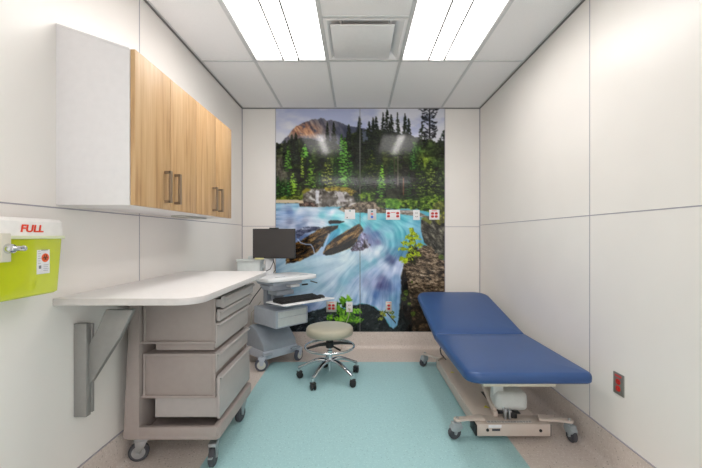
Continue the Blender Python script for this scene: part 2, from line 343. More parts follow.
    lay(poly([(334, 212), (345, 206), (360, 202), (374, 202), (378, 207), (384, 209), (392, 210), (392, 215), (370, 214), (350, 214), (340, 213)], .8, 3, 81), ramp(fbm(3, 2.4, 82, 5), [(.3, (60, 52, 44)), (.5, (104, 92, 78)), (.75, (160, 144, 124))]))
    lay(poly([(352, 203), (357, 203.5), (350, 207), (348, 207)], .3, 2, 83)*.8, (196, 188, 188))
    lay(poly([(398, 211), (414, 210.5), (424, 215), (430, 218), (420, 218), (399, 215)], .4, 3, 84), ramp(fbm(4, 1.2, 85), [(.3, (96, 88, 80)), (.7, (172, 164, 160))]))
    lay(poly([(274, 200), (303, 200.5), (304, 203.5), (274, 203.5)], .3, 3, 86), (192, 172, 144))
    # water: colours at points, streaked along the flow
    wc = idw([(278, 206, (118, 166, 198)), (295, 208, (126, 178, 208)), (290, 212, (96, 118, 166)), (282, 213, (150, 176, 212)), (300, 213, (196, 208, 230)), (315, 212, (198, 212, 232)), (332, 213, (214, 218, 238)), (330, 209, (80, 152, 186)), (345, 212, (150, 200, 218)),
              (280, 219, (152, 172, 204)), (300, 218, (150, 172, 208)), (322, 217, (104, 178, 192)), (335, 217, (110, 190, 200)), (290, 223, (112, 122, 152)), (305, 222, (130, 140, 168)), (320, 222, (182, 196, 216)), (282, 229, (176, 186, 208)), (292, 228, (205, 212, 230)),
              (310, 225, (196, 204, 224)), (322, 223, (220, 224, 236)), (300, 232, (88, 100, 136)), (308, 229, (120, 140, 172)), (300, 238, (96, 112, 150)), (345, 216, (134, 202, 214)), (345, 221, (178, 214, 226)), (343, 225, (58, 160, 168)), (337, 229, (66, 160, 186)), (333, 237, (62, 140, 172)), (330, 243, (72, 140, 180)), (326, 240, (90, 150, 182)),
              (362, 215, (80, 172, 186)), (365, 219, (160, 210, 220)), (375, 220, (128, 202, 208)), (362, 225, (80, 176, 186)), (375, 228, (96, 182, 190)), (390, 217, (74, 156, 170)), (405, 219, (84, 168, 184)), (398, 225, (110, 192, 202)), (410, 225, (124, 190, 208)), (416, 220, (80, 150, 176)), (416, 232, (110, 168, 196)), (400, 235, (88, 172, 184)),
              (388, 236, (104, 182, 192)), (392, 245, (78, 156, 178)), (405, 243, (92, 160, 182)), (368, 231, (92, 120, 160)), (375, 235, (74, 100, 144)), (383, 240, (100, 148, 178)), (378, 243, (84, 88, 128)), (370, 243, (110, 116, 156)), (367, 238, (90, 92, 130)), (389, 231, (128, 186, 204)),
              (380, 249, (190, 216, 230)), (377, 254, (210, 224, 240)), (366, 252, (214, 226, 238)), (370, 259, (190, 210, 228)), (383, 255, (150, 190, 206)), (392, 254, (70, 130, 156)), (399, 252, (60, 116, 146)), (388, 258, (70, 92, 132)), (392, 262, (52, 62, 100)), (390, 258, (60, 76, 116)),
              (374, 262, (112, 166, 188)), (366, 265, (124, 176, 194)), (360, 269, (120, 166, 190)), (352, 275, (120, 168, 190)), (345, 283, (112, 162, 186)), (340, 291, (128, 166, 188)), (380, 264, (180, 200, 226)), (385, 268, (196, 206, 232)), (376, 272, (150, 172, 210)), (370, 277, (160, 176, 212)),
              (382, 280, (92, 96, 140)), (380, 286, (64, 62, 106)), (386, 287, (78, 86, 128)), (374, 283, (150, 160, 200)), (366, 283, (130, 142, 180)), (389, 275, (170, 186, 222)), (396, 270, (188, 200, 232)), (398, 264, (176, 188, 224)), (395, 280, (120, 150, 190)), (399, 288, (110, 140, 186)), (391, 290, (96, 116, 160)),
              (300, 268, (150, 188, 206)), (310, 262, (160, 190, 208)), (305, 275, (160, 196, 212)), (320, 266, (166, 194, 212)), (330, 262, (172, 198, 214)), (345, 258, (190, 212, 222)), (355, 262, (184, 208, 220)), (340, 268, (176, 200, 216)), (320, 275, (156, 188, 208)), (330, 277, (170, 192, 214)), (305, 285, (152, 186, 204)), (320, 288, (152, 184, 204)),
              (332, 285, (172, 194, 216)), (350, 288, (150, 176, 208)), (357, 282, (160, 180, 212)), (310, 297, (160, 184, 208)), (322, 300, (168, 186, 212)), (334, 297, (150, 176, 202)), (315, 308, (132, 148, 184)), (306, 312, (92, 112, 150)), (345, 300, (170, 192, 220)), (356, 299, (130, 162, 200)), (364, 297, (162, 184, 214)), (370, 302, (160, 182, 216)),
              (376, 296, (84, 112, 166)), (374, 304, (112, 140, 188)), (382, 303, (130, 154, 194)), (384, 296, (112, 134, 172)), (392, 300, (110, 150, 180)), (397, 305, (124, 158, 192)), (396, 316, (120, 158, 186)), (390, 312, (150, 176, 206)), (380, 311, (160, 180, 210)), (393, 325, (100, 148, 180)), (397, 296, (108, 144, 180)), (355, 306, (170, 190, 216))], 3.2, 4)
    fl = idw([(276, 206, (1, .02, 0)), (320, 212, (1, .04, 0)), (300, 226, (1, -.2, 0)), (340, 220, (1, .1, 0)), (380, 216, (1, .05, 0)), (410, 224, (1, .3, 0)), (385, 228, (.9, .45, 0)), (393, 240, (.25, 1, 0)), (405, 240, (.0, 1, 0)), (375, 238, (.5, .8, 0)),
              (395, 255, (-.5, .9, 0)), (383, 258, (-.9, .45, 0)), (370, 263, (-.9, .5, 0)), (355, 273, (-.7, .7, 0)), (345, 285, (-.5, .9, 0)), (335, 260, (-1, .15, 0)), (310, 265, (-1, .25, 0)), (300, 285, (-1, .3, 0)), (325, 290, (-.7, .6, 0)), (380, 270, (-.75, .65, 0)), (370, 285, (-.5, .85, 0)), (398, 268, (-.3, 1, 0)), (397, 285, (.05, 1, 0)),
              (385, 300, (.0, 1, 0)), (360, 300, (-.25, 1, 0)), (345, 305, (-.5, 1, 0)), (396, 315, (0, 1, 0)), (375, 252, (-.4, .8, 0)), (365, 250, (-.2, 1, 0)), (335, 240, (-.7, .9, 0))], 3, 10)[..., :2]
    fl = fl/np.linalg.norm(fl, axis=2, keepdims=True)
    N = np.random.RandomState(5).rand(H, W); N = N*.6+(fbm(3, 3, 91)-.5)*1.6+.2
    acc = np.zeros((H, W)); jj, ii = np.meshgrid(np.arange(W), np.arange(H))
    for sg in (1, -1):
        px = jj.astype(float); py = ii.astype(float)
        for k in range(16):
            a = np.clip(px.round().astype(int), 0, W-1); b = np.clip(py.round().astype(int), 0, H-1)
            acc += N[b, a]; px = px+fl[b, a, 0]*sg; py = py+fl[b, a, 1]*sg
    acc /= 32; s = (acc-acc.mean())/acc.std()
    wm = poly([(274, 203.8), (299, 204), (300, 207.5), (335, 208), (345, 213), (392, 214), (400, 214.5), (424, 218), (423, 240), (412, 262), (403, 275), (401, 300), (398, 325), (393, 331), (386, 320), (376, 308), (362, 304), (345, 309), (330, 307), (310, 314), (290, 320), (274, 320)], .5, 3, 92)
    amp = 11*(1-.55*np.exp(-((X-315)/28)**2-((Y-275)/22)**2))
    wc = wc*.86+np.array((176, 188, 214.))*.14
    lay(wm, np.clip(wc+(s*amp)[..., None]*np.array((1.1, .95, .8)), 0, 255))
    # rocks in the river
    def rock(pts, sd, cs, rot=-.5, amp=1.0, sc=3.0, sx=6, sy=2.2):
        lay(poly(pts, amp, sc, sd), ramp(fbm(sx, sy, sd+3, 5, rot, .7), cs))
    BR = [(.28, (22, 20, 20)), (.46, (58, 48, 38)), (.6, (112, 88, 58)), (.78, (176, 146, 98))]
    BD = [(.3, (16, 16, 18)), (.55, (44, 38, 34)), (.75, (92, 76, 56))]
    rock([(295, 233), (303, 228), (315, 227), (321, 228), (317, 231), (305, 234), (298, 240)], 301, [(.3, (50, 56, 76)), (.6, (96, 100, 120)), (.8, (170, 180, 200))], -.3)
    rock([(328, 222.5), (331, 220.7), (338, 221), (345, 222), (341, 224), (330, 224.5)], 303, BD, 0, .4)
    rock([(296, 252), (303, 240), (312, 234), (320, 229), (330, 226.5), (339, 226.5), (338, 229), (331, 233), (326, 240), (323, 247), (317, 253), (300, 262), (286, 265), (285, 250)], 305, BR, -.5, .8)
    rock([(296, 243), (305, 240), (314, 243), (316, 252), (303, 259), (290, 262), (288, 250)], 309, [(.28, (14, 14, 16)), (.5, (50, 40, 28)), (.75, (132, 98, 52))], -.3, .8)
    for pts, w in ((((298, 240), (301, 243.5), (306, 245), (311, 245.3), (313, 248), (315, 255)), 1.0), (((329, 235), (327, 241), (324.5, 248), (324, 254)), 1.6), (((322, 248), (319, 252), (317, 255.5)), 1.2)):
        d = np.full(X.shape, 1e9)
        for (ax, ay), (bx, by) in zip(pts[:-1], pts[1:]):
            t = np.clip(((X-ax)*(bx-ax)+(Y-ay)*(by-ay))/((bx-ax)**2+(by-ay)**2), 0, 1); d = np.minimum(d, np.hypot(X-ax-t*(bx-ax), Y-ay-t*(by-ay)))
        lay(np.clip(1-d/w, 0, 1)*.8, (176, 192, 222))
    lay(poly([(318, 256), (322, 249), (326, 246), (327, 257)], .6, 2, 311)*.7, (164, 182, 212))
    rock([(323, 254), (326, 247), (333, 240), (345, 232.5), (354, 227), (359.5, 224.5), (362, 228), (363.5, 231), (360, 235), (357, 242), (350, 249), (340, 253), (330, 256)], 313, BR, -.62, .5, 3, 8, 2.0)
    rock([(323, 255), (330, 249), (342, 246), (352, 240), (357, 238), (355, 245), (347, 250), (336, 254), (327, 256.5)], 315, [(.3, (10, 10, 12)), (.6, (32, 28, 24)), (.8, (80, 66, 44))], -.6, .6)
    rock([(351, 250), (357, 242), (362, 236), (367, 241), (370, 246), (364, 250), (358, 252), (352, 252)], 317, [(.3, (34, 30, 36)), (.5, (74, 66, 74)), (.7, (122, 116, 140)), (.85, (196, 198, 222))], 1.0, 1.6, 2.5, 3, 1.6)
    lay(np.clip(1.2-np.abs((X-366)+(Y-242)*-.55)/1.6, 0, 1)*((Y > 236) & (Y < 253))*.55, (200, 208, 230))
    rock([(362, 232), (366, 235), (362, 247), (359, 249), (359, 240)], 319, [(.3, (80, 74, 96)), (.55, (150, 150, 184)), (.8, (220, 222, 240))], 1.2, .8, 2, 3, 1.5)
    # right-hand cliff
    rock([(421, 220), (424, 217), (434, 217), (446, 214), (446, 262), (438, 255), (428, 248), (424, 243), (421, 232)], 321, [(.28, (34, 34, 32)), (.5, (74, 72, 66)), (.72, (122, 120, 108)), (.85, (150, 150, 120))], .9, .8, 3, 5, 3)
    lay(poly([(420.5, 219), (424, 217.5), (432, 222), (430, 225), (424, 221)], .6, 2, 325)*.7, (120, 128, 52))
    lay(poly([(432, 206), (438, 201), (446, 202), (446, 222), (438, 226), (433, 218)], 1.5, 2.5, 326)*.75, ramp(fbm(2, 2.4, 327), [(.3, (48, 50, 30)), (.55, (104, 106, 56)), (.8, (170, 172, 70))]))
    rock([(401, 276), (404, 264), (414, 252), (424, 246), (431, 247), (437, 254), (446, 262), (446, 336), (398, 336), (400, 318), (401.5, 296)], 331, [(.28, (30, 25, 22)), (.42, (70, 60, 50)), (.56, (118, 103, 86)), (.72, (164, 146, 126)), (.85, (204, 192, 180))], .15, 1.0, 3, 3.2, 1.5)
    low = st(Y+(fbm(6, 6, 335)-.5)*26, 284, 306)*.72+.0
    cl2 = poly([(401, 276), (446, 262), (446, 336), (398, 336)], .5, 3, 336)
    lay(cl2*low, ramp(fbm(3, 3, 337, 5), [(.3, (16, 16, 14)), (.6, (46, 40, 32)), (.8, (96, 82, 64))]))
    rock([(401, 278), (405, 268), (407, 280), (410, 300), (412, 318), (412, 336), (396, 336), (399, 318), (401, 300)], 339, [(.3, (14, 15, 15)), (.7, (44, 38, 34)), (.9, (84, 70, 56))], .0, 1.2, 3, 2.5, 5)
    for x0, y0, r in ((406, 294, 3.2), (404, 300, 2.6), (409, 305, 2.2), (413, 315, 3), (441, 258, 3), (412, 283, 1.4)):
        m = np.exp(-((X-x0)/r)**2-((Y-y0)/r)**2); lay(st(m*(.4+1.0*fbm(1.6, 1.6, 341)), .3, .6)*.8, ramp(fbm(1.8, 1.8, 343), [(.3, (52, 66, 26)), (.7, (122, 150, 62))]))
    # bottom rocks
    rock([(280, 335), (284, 322), (296, 318), (310, 313), (324, 309), (334, 306), (340, 312), (345, 336)], 351, [(.3, (14, 17, 20)), (.55, (40, 46, 52)), (.75, (104, 108, 112)), (.88, (150, 152, 152))], -.5, .8, 3, 7, 2)
    rock([(338, 336), (342, 312), (348, 309.5), (356, 306), (361, 305), (366, 305), (374, 308), (380, 313), (385, 320), (389, 327), (393, 330), (398, 326), (402, 318), (410, 336)], 355, [(.3, (12, 14, 16)), (.6, (36, 40, 42)), (.8, (78, 80, 78)), (.9, (128, 128, 124))], -.6, .8, 3, 4, 2.4)
    # green bush and small conifer and twig: clusters of leaves
    def leaves(blobs, n, seed, cs, size=(1.2, 2.6)):
        rs = np.random.RandomState(seed)
        for k in range(n):
            b = blobs[rs.randint(len(blobs))]; x0 = b[0]+rs.randn()*b[2]*.5; y0 = b[1]+rs.randn()*b[3]*.5; a = rs.rand()*3.1; L = 1.35*(size[0]+rs.rand()*(size[1]-size[0])); w = L*.38
            u = (X-x0)*np.cos(a)+(Y-y0)*np.sin(a); v = -(X-x0)*np.sin(a)+(Y-y0)*np.cos(a); f = rs.rand(); c = np.array(cs[0])*(1-f)+np.array(cs[1])*f
            lay(np.clip(1.4-((u/L)**2+(v/w)**2)*1.2, 0, 1), c)
    leaves([(338, 312, 6, 5), (345, 318, 6, 6), (352, 312, 6, 4), (344, 305, 3, 4), (330, 319, 3, 3), (357, 322, 5, 3), (350, 328, 6, 4), (347, 315, 7, 6)], 110, 401, ((18, 34, 14), (40, 66, 22)))
    leaves([(337, 308, 4, 3), (341, 313, 5, 4), (343, 302, 2, 2), (349, 300, 2, 1.5), (353, 311, 4, 3), (357, 312, 4, 2), (355, 321, 4, 2), (350, 320, 4, 3), (330, 319, 2.5, 2), (345, 318, 5, 4), (359, 321, 3, 2), (340, 321, 4, 2), (347, 310, 5, 4), (352, 316, 5, 4)], 190, 403, ((56, 98, 24), (142, 196, 60)))
    leaves([(412, 262, 3, 3), (410, 256, 4, 4), (413, 250, 4, 4), (411, 240, 2, 5)], 60, 405, ((30, 32, 14), (60, 56, 24)))
    leaves([(411, 230, 1.5, 2), (413, 233, 2.5, 2), (410, 238, 4, 2), (416, 238, 3, 2), (406, 244, 4, 1.5), (412, 244, 4, 2), (418, 246, 4, 1.6), (403, 249.5, 4, 1.2), (410, 250, 4, 2.5), (405, 260, 4, 1.5), (410, 256, 4, 2.5), (417, 255, 3, 2), (401, 259.5, 2, 1), (405, 262, 2, 2)], 300, 407, ((92, 110, 18), (186, 204, 40)), (.7, 1.7))
    d = np.abs((Y-313)-(X-386)*1.15); lay(np.clip(1.3-d, 0, 1)*((X > 385) & (X < 396)), (46, 44, 34))
    leaves([(382, 314, 2, 1.5), (380, 320, 2.5, 1), (386, 313, 2.5, 1), (392, 314, 3, 1.4), (393, 318, 2, 1), (384, 317, 2, 1)], 42, 409, ((80, 96, 34), (150, 152, 74)), (.9, 1.8))
    g = img.mean(2, keepdims=True); up = blur((Y < 212).astype(float), 3)[..., None]
    img = img*(1-.16*up)+g*.16*up                      # the forest is more olive than pure green
    v = np.clip(img/255*1.06, 0, 1); s = v*v*(3-2*v)
    return np.clip(v*.62+s*.38, 0, 1)
# ---------------------------------------------------------------- the room
b = MB()                                                # floor: beige sheet with a teal field set in it
TX0, TX1, TY1 = -.865, .952, 3.667
ring = rrect(TX0, TX1, YF, TY1, .03, 5, rs=(.03, .05, 0, 0))
tv = [b.bm.verts.new((x, y, 0)) for x, y in ring]; f = b.bm.faces.new(tv); f.material_index = 1
nR = 6
outer = [(XR, TY1), (XR, YB), (XL, YB), (XL, YF), (TX0, YF)]
ov = {p: b.bm.verts.new((*p, 0)) for p in ((XR, YF), (XR, YB), (XL, YB), (XL, YF))}
# ring order: right-back arc (0..5), left-back arc (6..11), left-front corner, right-front corner
def quad(*v): b.bm.faces.new(v)
quad(tv[-1], ov[(XR, YF)], ov[(XR, YB)], *[tv[i] for i in (5, 4, 3, 2, 1, 0)][0:6])
quad(*[tv[i] for i in (11, 10, 9, 8, 7, 6, 5)], ov[(XR, YB)], ov[(XL, YB)])
quad(tv[-2], tv[11], ov[(XL, YB)], ov[(XL, YF)])
me_floor = b.build('floor', [M_beige, M_teal]); struct(me_floor)
def flip_up(o):
    for p in o.data.polygons: pass
    bm = bmesh.new(); bm.from_mesh(o.data)
    for f in bm.faces:
        f.normal_update()
        if f.normal.z < 0: f.normal_flip()
    bm.to_mesh(o.data); bm.free()
flip_up(me_floor)
T = .08
struct(MB().box(XL-T, XL, YF-T, YB+T, 0, ZC+.15).build('wall_left', M_wall))
struct(MB().box(XR, XR+T, YF-T, YB+T, 0, ZC+.15).build('wall_right', M_wall))
struct(MB().box(XL, XR, YB, YB+T, 0, ZC+.15).build('wall_back', M_wall))
fw = MB(); fw.box(XL, XL+.25, YF-T, YF, 0, ZC+.15); fw.box(XR-.25, XR, YF-T, YF, 0, ZC+.15); fw.box(XL+.25, XR-.25, YF-T, YF, 2.30, ZC+.15); struct(fw.build('wall_front', M_wall))   # unseen front wall; wide opening added to let world light in as fill
# cove bases: floor sheet curling up the wall
def cove(name, p0, p1, nrm):
    d = .045; prof = [(.004, ZCOVE), (.004, d)]+[(.004+d-d*math.cos(a), d-d*math.sin(a)) for a in [PI/2*k/8 for k in range(1, 9)]]+[(.004+d, -.002), (-.0, -.002), (0, ZCOVE)]
    bb = MB(); P0 = Vector(p0); P1 = Vector(p1); n = Vector(nrm); A = [bb.bm.verts.new((P0.x+n.x*u, P0.y+n.y*u, z)) for u, z in prof]; B = [bb.bm.verts.new((P1.x+n.x*u, P1.y+n.y*u, z)) for u, z in prof]
    k = len(prof); bb.bm.faces.new(A); bb.bm.faces.new(B)
    for i in range(k): bb.bm.faces.new((A[i], A[(i+1) % k], B[(i+1) % k], B[i]))
    struct(bb.build(name, M_beige, ang=50))
cove('baseboard_left', (XL, YF), (XL, YB), (1, 0)); cove('baseboard_right', (XR, YF), (XR, YB), (-1, 0)); cove('baseboard_back', (XL, YB), (XR, YB), (0, -1))
# thin joint strips between the wall panels, reveals along the ceiling and in the corners
tn = [0]
def strip(x0, x1, y0, y1, z0, z1, m=M_joint):
    tn[0] += 1; struct(MB().box(x0, x1, y0, y1, z0, z1).build('trim_%d' % tn[0], m))
w = .0028; e = .0012
for X, s in ((XL, 1), (XR, -1)):
    a, c = sorted((X, X+s*e))
    strip(a, c, YF, YB, ZS-w, ZS+w)
    for y in (2.18, .96, -.26): strip(a, c, y-w, y+w, ZCOVE, ZC)
    strip(*sorted((X, X+s*.006)), YF, YB, ZCOVE-.001, ZCOVE+.004)
    strip(*sorted((X, X+s*.010)), YF, YB, ZC-.011, ZC-.001, M_dark)
    strip(*sorted((X, X+s*.008)), YB-.008, YB, ZCOVE, ZC-.011)
MXa, MXb, MXm = -.9205, .9945, .0341
strip(XL, MXa, YB-e, YB, ZS-.012-w, ZS-.012+w); strip(MXb, XR, YB-e, YB, ZS-.018-w, ZS-.018+w)
strip(XL, XR, YB-.010, YB, ZC-.011, ZC-.001, M_dark)
strip(MXa-.006, MXa, YB-.007, YB, ZCOVE, ZC-.011); strip(MXb, MXb+.006, YB-.007, YB, ZCOVE, ZC-.011)
strip(MXm-.0028, MXm+.0028, YB-.0072, YB, ZCOVE, ZC-.011, M_dark)
# ceiling tiles and grid
gx = [XL, -.848, -.242, .357, .957, XR]
cols = [[YB, 3.017, 1.797, .577, -.643, YF]]*2+[[YB, 3.017, 2.407, 1.187, -.033, -1.253, YF]]+[[YB, 3.017, 1.797, .577, -.643, YF]]*2
b = MB(); g = MB(); h = .012
for i in range(5):
    for j in range(len(cols[i])-1):
        y1, y0 = cols[i][j], cols[i][j+1]
        fixture = (i in (1, 3) and abs(y1-3.017) < .01) or (i == 2 and abs(y1-3.017) < .01)
        if not fixture: b.box(gx[i], gx[i+1], y0, y1, ZC, ZC+.02)
        if j: g.box(gx[i], gx[i+1], y1-h, y1+h, ZC-.004, ZC+.004, .0015)
for x in gx[1:-1]: g.box(x-h, x+h, YF, YB, ZC-.0042, ZC+.004, .0015)
g.box(XL, XL+.022, YF, YB, ZC-.003, ZC+.002); g.box(XR-.022, XR, YF, YB, ZC-.003, ZC+.002); g.box(XL, XR, YB-.022, YB, ZC-.003, ZC+.002)
struct(b.build('ceiling', M_ceil)); tn[0] += 1; struct(g.build('trim_%d' % tn[0], M_tbar))
struct(MB().box(XL, XR, YF, YB, ZC+.13, ZC+.15).build('ceiling', M_ceil))
# recessed troffers
def troffer(x0, x1, y0, y1, label):
    cx, cy = (x0+x1)/2, (y0+y1)/2; t = empty('ceiling_light', label, 'ceiling light', (cx, cy, ZC), 0, 'recessed ceiling lights'); W = (x1-x0)/2-.013; L = (y1-y0)/2-.013
    f = MB()
    f.box(-W, W, -L, L, .085, .09); f.box(-W, -W+.006, -L, L, 0, .09); f.box(W-.006, W, -L, L, 0, .09); f.box(-W, W, -L, -L+.006, 0, .09); f.box(-W, W, L-.006, L, 0, .09)
    f.build('housing', M_tbar, t)
    for s in (-1, 1): MB().box(s*.0630-.006, s*.0630+.006, -L, L, -.001, .03).build('divider', M_dark, t)
    for s in (-1, 1):                      # curved side reflector lens
        q = MB(); P = []
        n = 10
        for k in range(n+1):
            u = k/n; P.append((s*(.066+(W-.074)*u), .012+.05*math.sin(PI*u)*.9))
        P += [(p[0], p[1]+.004) for p in reversed(P)]
        q.prism(P, 'y', -L+.006, L-.006); q.build('side_lens', M_lamp, t)
    P = [(-.056+.112*k/8, .015-.007*math.sin(PI*k/8)) for k in range(9)]; P += [(p[0], .020) for p in (P[-1], P[0])]
    MB().prism(P, 'y', -L+.006, L-.006).build('centre_lens', M_lampc, t)
troffer(-.848, -.242, 1.797, 3.017, 'left recessed ceiling light with bright white centre lens, over the counter side')
troffer(.357, .957, 1.797, 3.017, 'right recessed ceiling light with bright white centre lens, over the blue table side')
t = empty('ceiling_light', 'slim linear ceiling light behind the viewer, mirrored as a streak in the mural', 'ceiling light', (.2, -1.0, ZC))
MB().box(-1.15, 1.15, -.035, .035, -.045, 0, .004).build('housing', M_tbar, t); MB().box(-1.14, 1.14, -.025, .025, -.062, -.0452).build('lens', M_linear, t)
# ceiling air diffuser
t = empty('air_vent', 'square white ceiling air vent with drop plaque between the two lights', 'vent', (.0575, 2.712, ZC)); b = MB()
W = .287
for a in ((-W, W, -W, -.265), (-W, W, .265, W), (-W, -.265, -.265, .265), (.265, W, -.265, .265)): b.box(*a, -.001, .004)
def ringfun(r0, z0, r1, z1):
    A = [b.bm.verts.new((sx*r0, sy*r0, z0)) for sx, sy in ((-1,-1),(1,-1),(1,1),(-1,1))]; B = [b.bm.verts.new((sx*r1, sy*r1, z1)) for sx, sy in ((-1,-1),(1,-1),(1,1),(-1,1))]
    for i in range(4): b.bm.faces.new((A[i], A[(i+1) % 4], B[(i+1) % 4], B[i]))
ringfun(.266, .0, .19, .05); ringfun(.19, .05, .10, .06); b.build('frame', M_ceil, t)
MB().box(-.11, .11, -.11, .11, .055, .09).build('neck', M_dark, t)
b = MB(); b.box(-.240, .200, -.231, .231, -.016, -.006, .002); b.build('plaque', M_white, t)
for sx in (-1, 1):
    for sy in (-1, 1): MB().box(sx*.17-.006, sx*.17+.006, sy*.17-.006, sy*.17+.006, -.007, .055).build('hanger', M_tbar, t)
# ---------------------------------------------------------------- the mural (two printed wall panels)
IMG = paint_mural(); HH, WW = IMG.shape[:2]
mm = bpy.data.materials.new('mural_print'); mm.use_nodes = True; nt = mm.node_tree; bs = nt.nodes['Principled BSDF']; vc = nt.nodes.new('ShaderNodeVertexColor'); vc.layer_name = 'print'
nt.links.new(vc.outputs['Color'], bs.inputs['Base Color']); bs.inputs['Roughness'].default_value = .10; bs.inputs['Specular IOR Level'].default_value = .33
MP = dict(t=ZC-.003, b=ZCOVE)
def mural(x0, x1, label):
    c0 = round((x0-MXa)/(MXb-MXa)*(WW-1)); c1 = round((x1-MXa)/(MXb-MXa)*(WW-1)); n = c1-c0+1
    xs = np.linspace(x0, x1, n); zs = np.linspace(MP['t'], MP['b'], HH); X, Z = np.meshgrid(xs, zs); yf = YB-.006
    co = np.stack([X, np.full_like(X, yf), Z], -1).reshape(-1, 3); nv = len(co)
    idx = np.arange(nv).reshape(HH, n); q = np.stack([idx[:-1, :-1], idx[1:, :-1], idx[1:, 1:], idx[:-1, 1:]], -1).reshape(-1, 4)
    # rim vertices behind give the panel its thickness
    rimi = np.concatenate([idx[0, :], idx[1:, -1], idx[-1, -2::-1], idx[-2:0:-1, 0]]); back = co[rimi].copy(); back[:, 1] = YB-.0005
    bi = np.arange(len(rimi))+nv; rq = np.stack([rimi, np.roll(rimi, -1), np.roll(bi, -1), bi], -1)
    allco = np.concatenate([co, back]); faces = np.concatenate([q, rq])
    me = bpy.data.meshes.new('mural_panel'); me.vertices.add(len(allco)); me.vertices.foreach_set('co', allco.astype(np.float32).ravel())
    me.loops.add(faces.size); me.loops.foreach_set('vertex_index', faces.astype(np.int32).ravel()); me.polygons.add(len(faces)); me.polygons.foreach_set('loop_start', (np.arange(len(faces))*4).astype(np.int32))
    me.update(calc_edges=True)
    at = me.color_attributes.new('print', 'BYTE_COLOR', 'POINT'); c = IMG[:, c0:c1+1].reshape(-1, 3); c = np.concatenate([c, c[rimi]]); c = np.concatenate([c, np.ones((len(c), 1))], 1)
    at.data.foreach_set('color_srgb', c.astype(np.float32).ravel()); me.materials.append(mm); me.validate()
    o = bpy.data.objects.new('mural_panel', me); COL.objects.link(o); tag(o, label, 'mural', 'mural wall panels')
mural(MXa, MXm-.0025, 'left glossy wall mural panel showing an orange-lit mountain, pines and river rocks')
mural(MXm+.0025, MXb, 'right glossy wall mural panel showing tall pines, turquoise rapids and a cliff')
# ---------------------------------------------------------------- wall cabinets
CY0, CYW, ZB, ZTF, ZTB = 1.576, .6045, 1.408, 2.085, 2.186
for i, lab in enumerate(('nearer two-door oak-front wall cabinet with sloped white top, showing its white end panel', 'farther two-door oak-front wall cabinet with sloped white top, nearest the mural')):
    y0 = CY0+i*CYW; t = empty('wall_cabinet', lab, 'cabinet', (XL, y0, ZB), 0, 'oak wall cabinets')
    D = .3215; H = ZTF-ZB; HB = ZTB-ZB
    MB().prism([(0, 0), (D-.002, 0), (D-.002, H-.006), (0, HB)], 'y', 0, CYW-.001, .0008).build('body', M_side, t)
    dz = .011; 
    MB().prism([(-.0, HB), (D-.002, H-.006), (D-.002, H-.006+dz), (0, HB+dz)], 'y', -.002, CYW-.001, .001).build('top_panel', M_side, t)
    for k in range(2):
        a = k*CYW/2+.0015; c = (k+1)*CYW/2-.0015
        d = MB().box(0, .021, 0, c-a, 0, H, .0012).build('door', M_oak, t, (D+.0005, a, 0))
        hy = (c-a-.052) if k == 0 else .042; h0 = .032; h1 = .191
        hb = MB(); hb.box(.021, .052, hy-.009, hy+.009, h0, h0+.012, .001); hb.box(.021, .052, hy-.009, hy+.009, h1-.012, h1, .001); hb.box(.042, .054, hy-.009, hy+.009, h0, h1, .001)
        hb.build('handle', M_bronze, d)
o = MB().box(-.05, .05, -.16, .16, -.013, 0, .003).build('under_cabinet_light', M_steel); o.location = (-1.16, 2.52, ZB+.0005); tag(o, 'slim grey light strip under the far end of the oak cabinets', 'light')
# ---------------------------------------------------------------- counter and bracket
CX1, CYn, CYf, CZ = -.684, 1.559, 2.77, 1.0055
t = empty('countertop', 'white wall-mounted countertop with rounded front corner above the taupe drawer cart', 'counter', (XL, CYn, CZ-.031))
P = rrect(.001, CX1-XL, 0, CYf-CYn, .1, 10, rs=(.03, 0, 0, .105))
MB().prism(P, 'z', .001, .031, .0012).build('top', M_white, t)
b = MB(); b.prism(rrect(.0005, CX1-XL+.0012, -.0012, CYf-CYn+.0012, .1, 10, rs=(.03, 0, 0, .106)), 'z', .0, .0295, .0008); b.build('edge_band', plain('edge_band', (212, 206, 204), .45), t)
t = empty('wall_bracket', 'grey steel bracket on the wall propping up the near end of the white countertop', 'bracket', (XL, 1.69, 0))
b = MB(); b.box(.001, .060, -.018, .012, .437, .868, .003); b.build('wall_channel', M_grey, t)
b = MB(); b.box(.001, .066, .0125, .026, .447, .862, .002); b.build('channel_flange', M_grey, t)
b = MB(); b.prism([(.056, .572), (.056, .76), (.085, .815), (.135, .928), (.262, .928), (.20, .80)], 'y', .0, .03, .002); b.build('strut', M_grey, t)
b = MB(); b.box(.06, .40, -.006, .036, .958, .9770, .002); b.build('support_arm', M_grey, t)
# ---------------------------------------------------------------- sharps container
t = empty('sharps_container', 'translucent lime sharps container with white FULL lid hung on the left wall', 'sharps container', (XL, 1.13, 1.05))
XF = .117
b = MB(); q = bmesh.new()
def ringpts(dx0, x1, y0, y1, z, r): return [(x, y, z) for x, y in rrect(dx0, x1, y0, y1, r, 4)]
def loft(b, rings, cap=True):
    R = [[b.bm.verts.new(p) for p in r] for r in rings]; n = len(R[0])
    for A, B in zip(R[:-1], R[1:]):
        for k in range(n): b.bm.faces.new((A[k], A[(k+1) % n], B[(k+1) % n], B[k]))
    if cap: b.bm.faces.new(R[0]); b.bm.faces.new(R[-1])
q.free()
loft(b, [ringpts(.02, XF-.012, .035, .322, 0, .02), ringpts(.014, XF-.006, .026, .334, .006, .024), ringpts(.012, XF-.001, .0, .346, .212, .02)]); b.build('tub', M_sharps, t)
b = MB(); b.prism(rrect(.006, XF+.006, -.008, .352, .015, 4), 'z', .212, .224, .002); b.build('rim', plain('rim_cream', (222, 226, 190), .4), t)
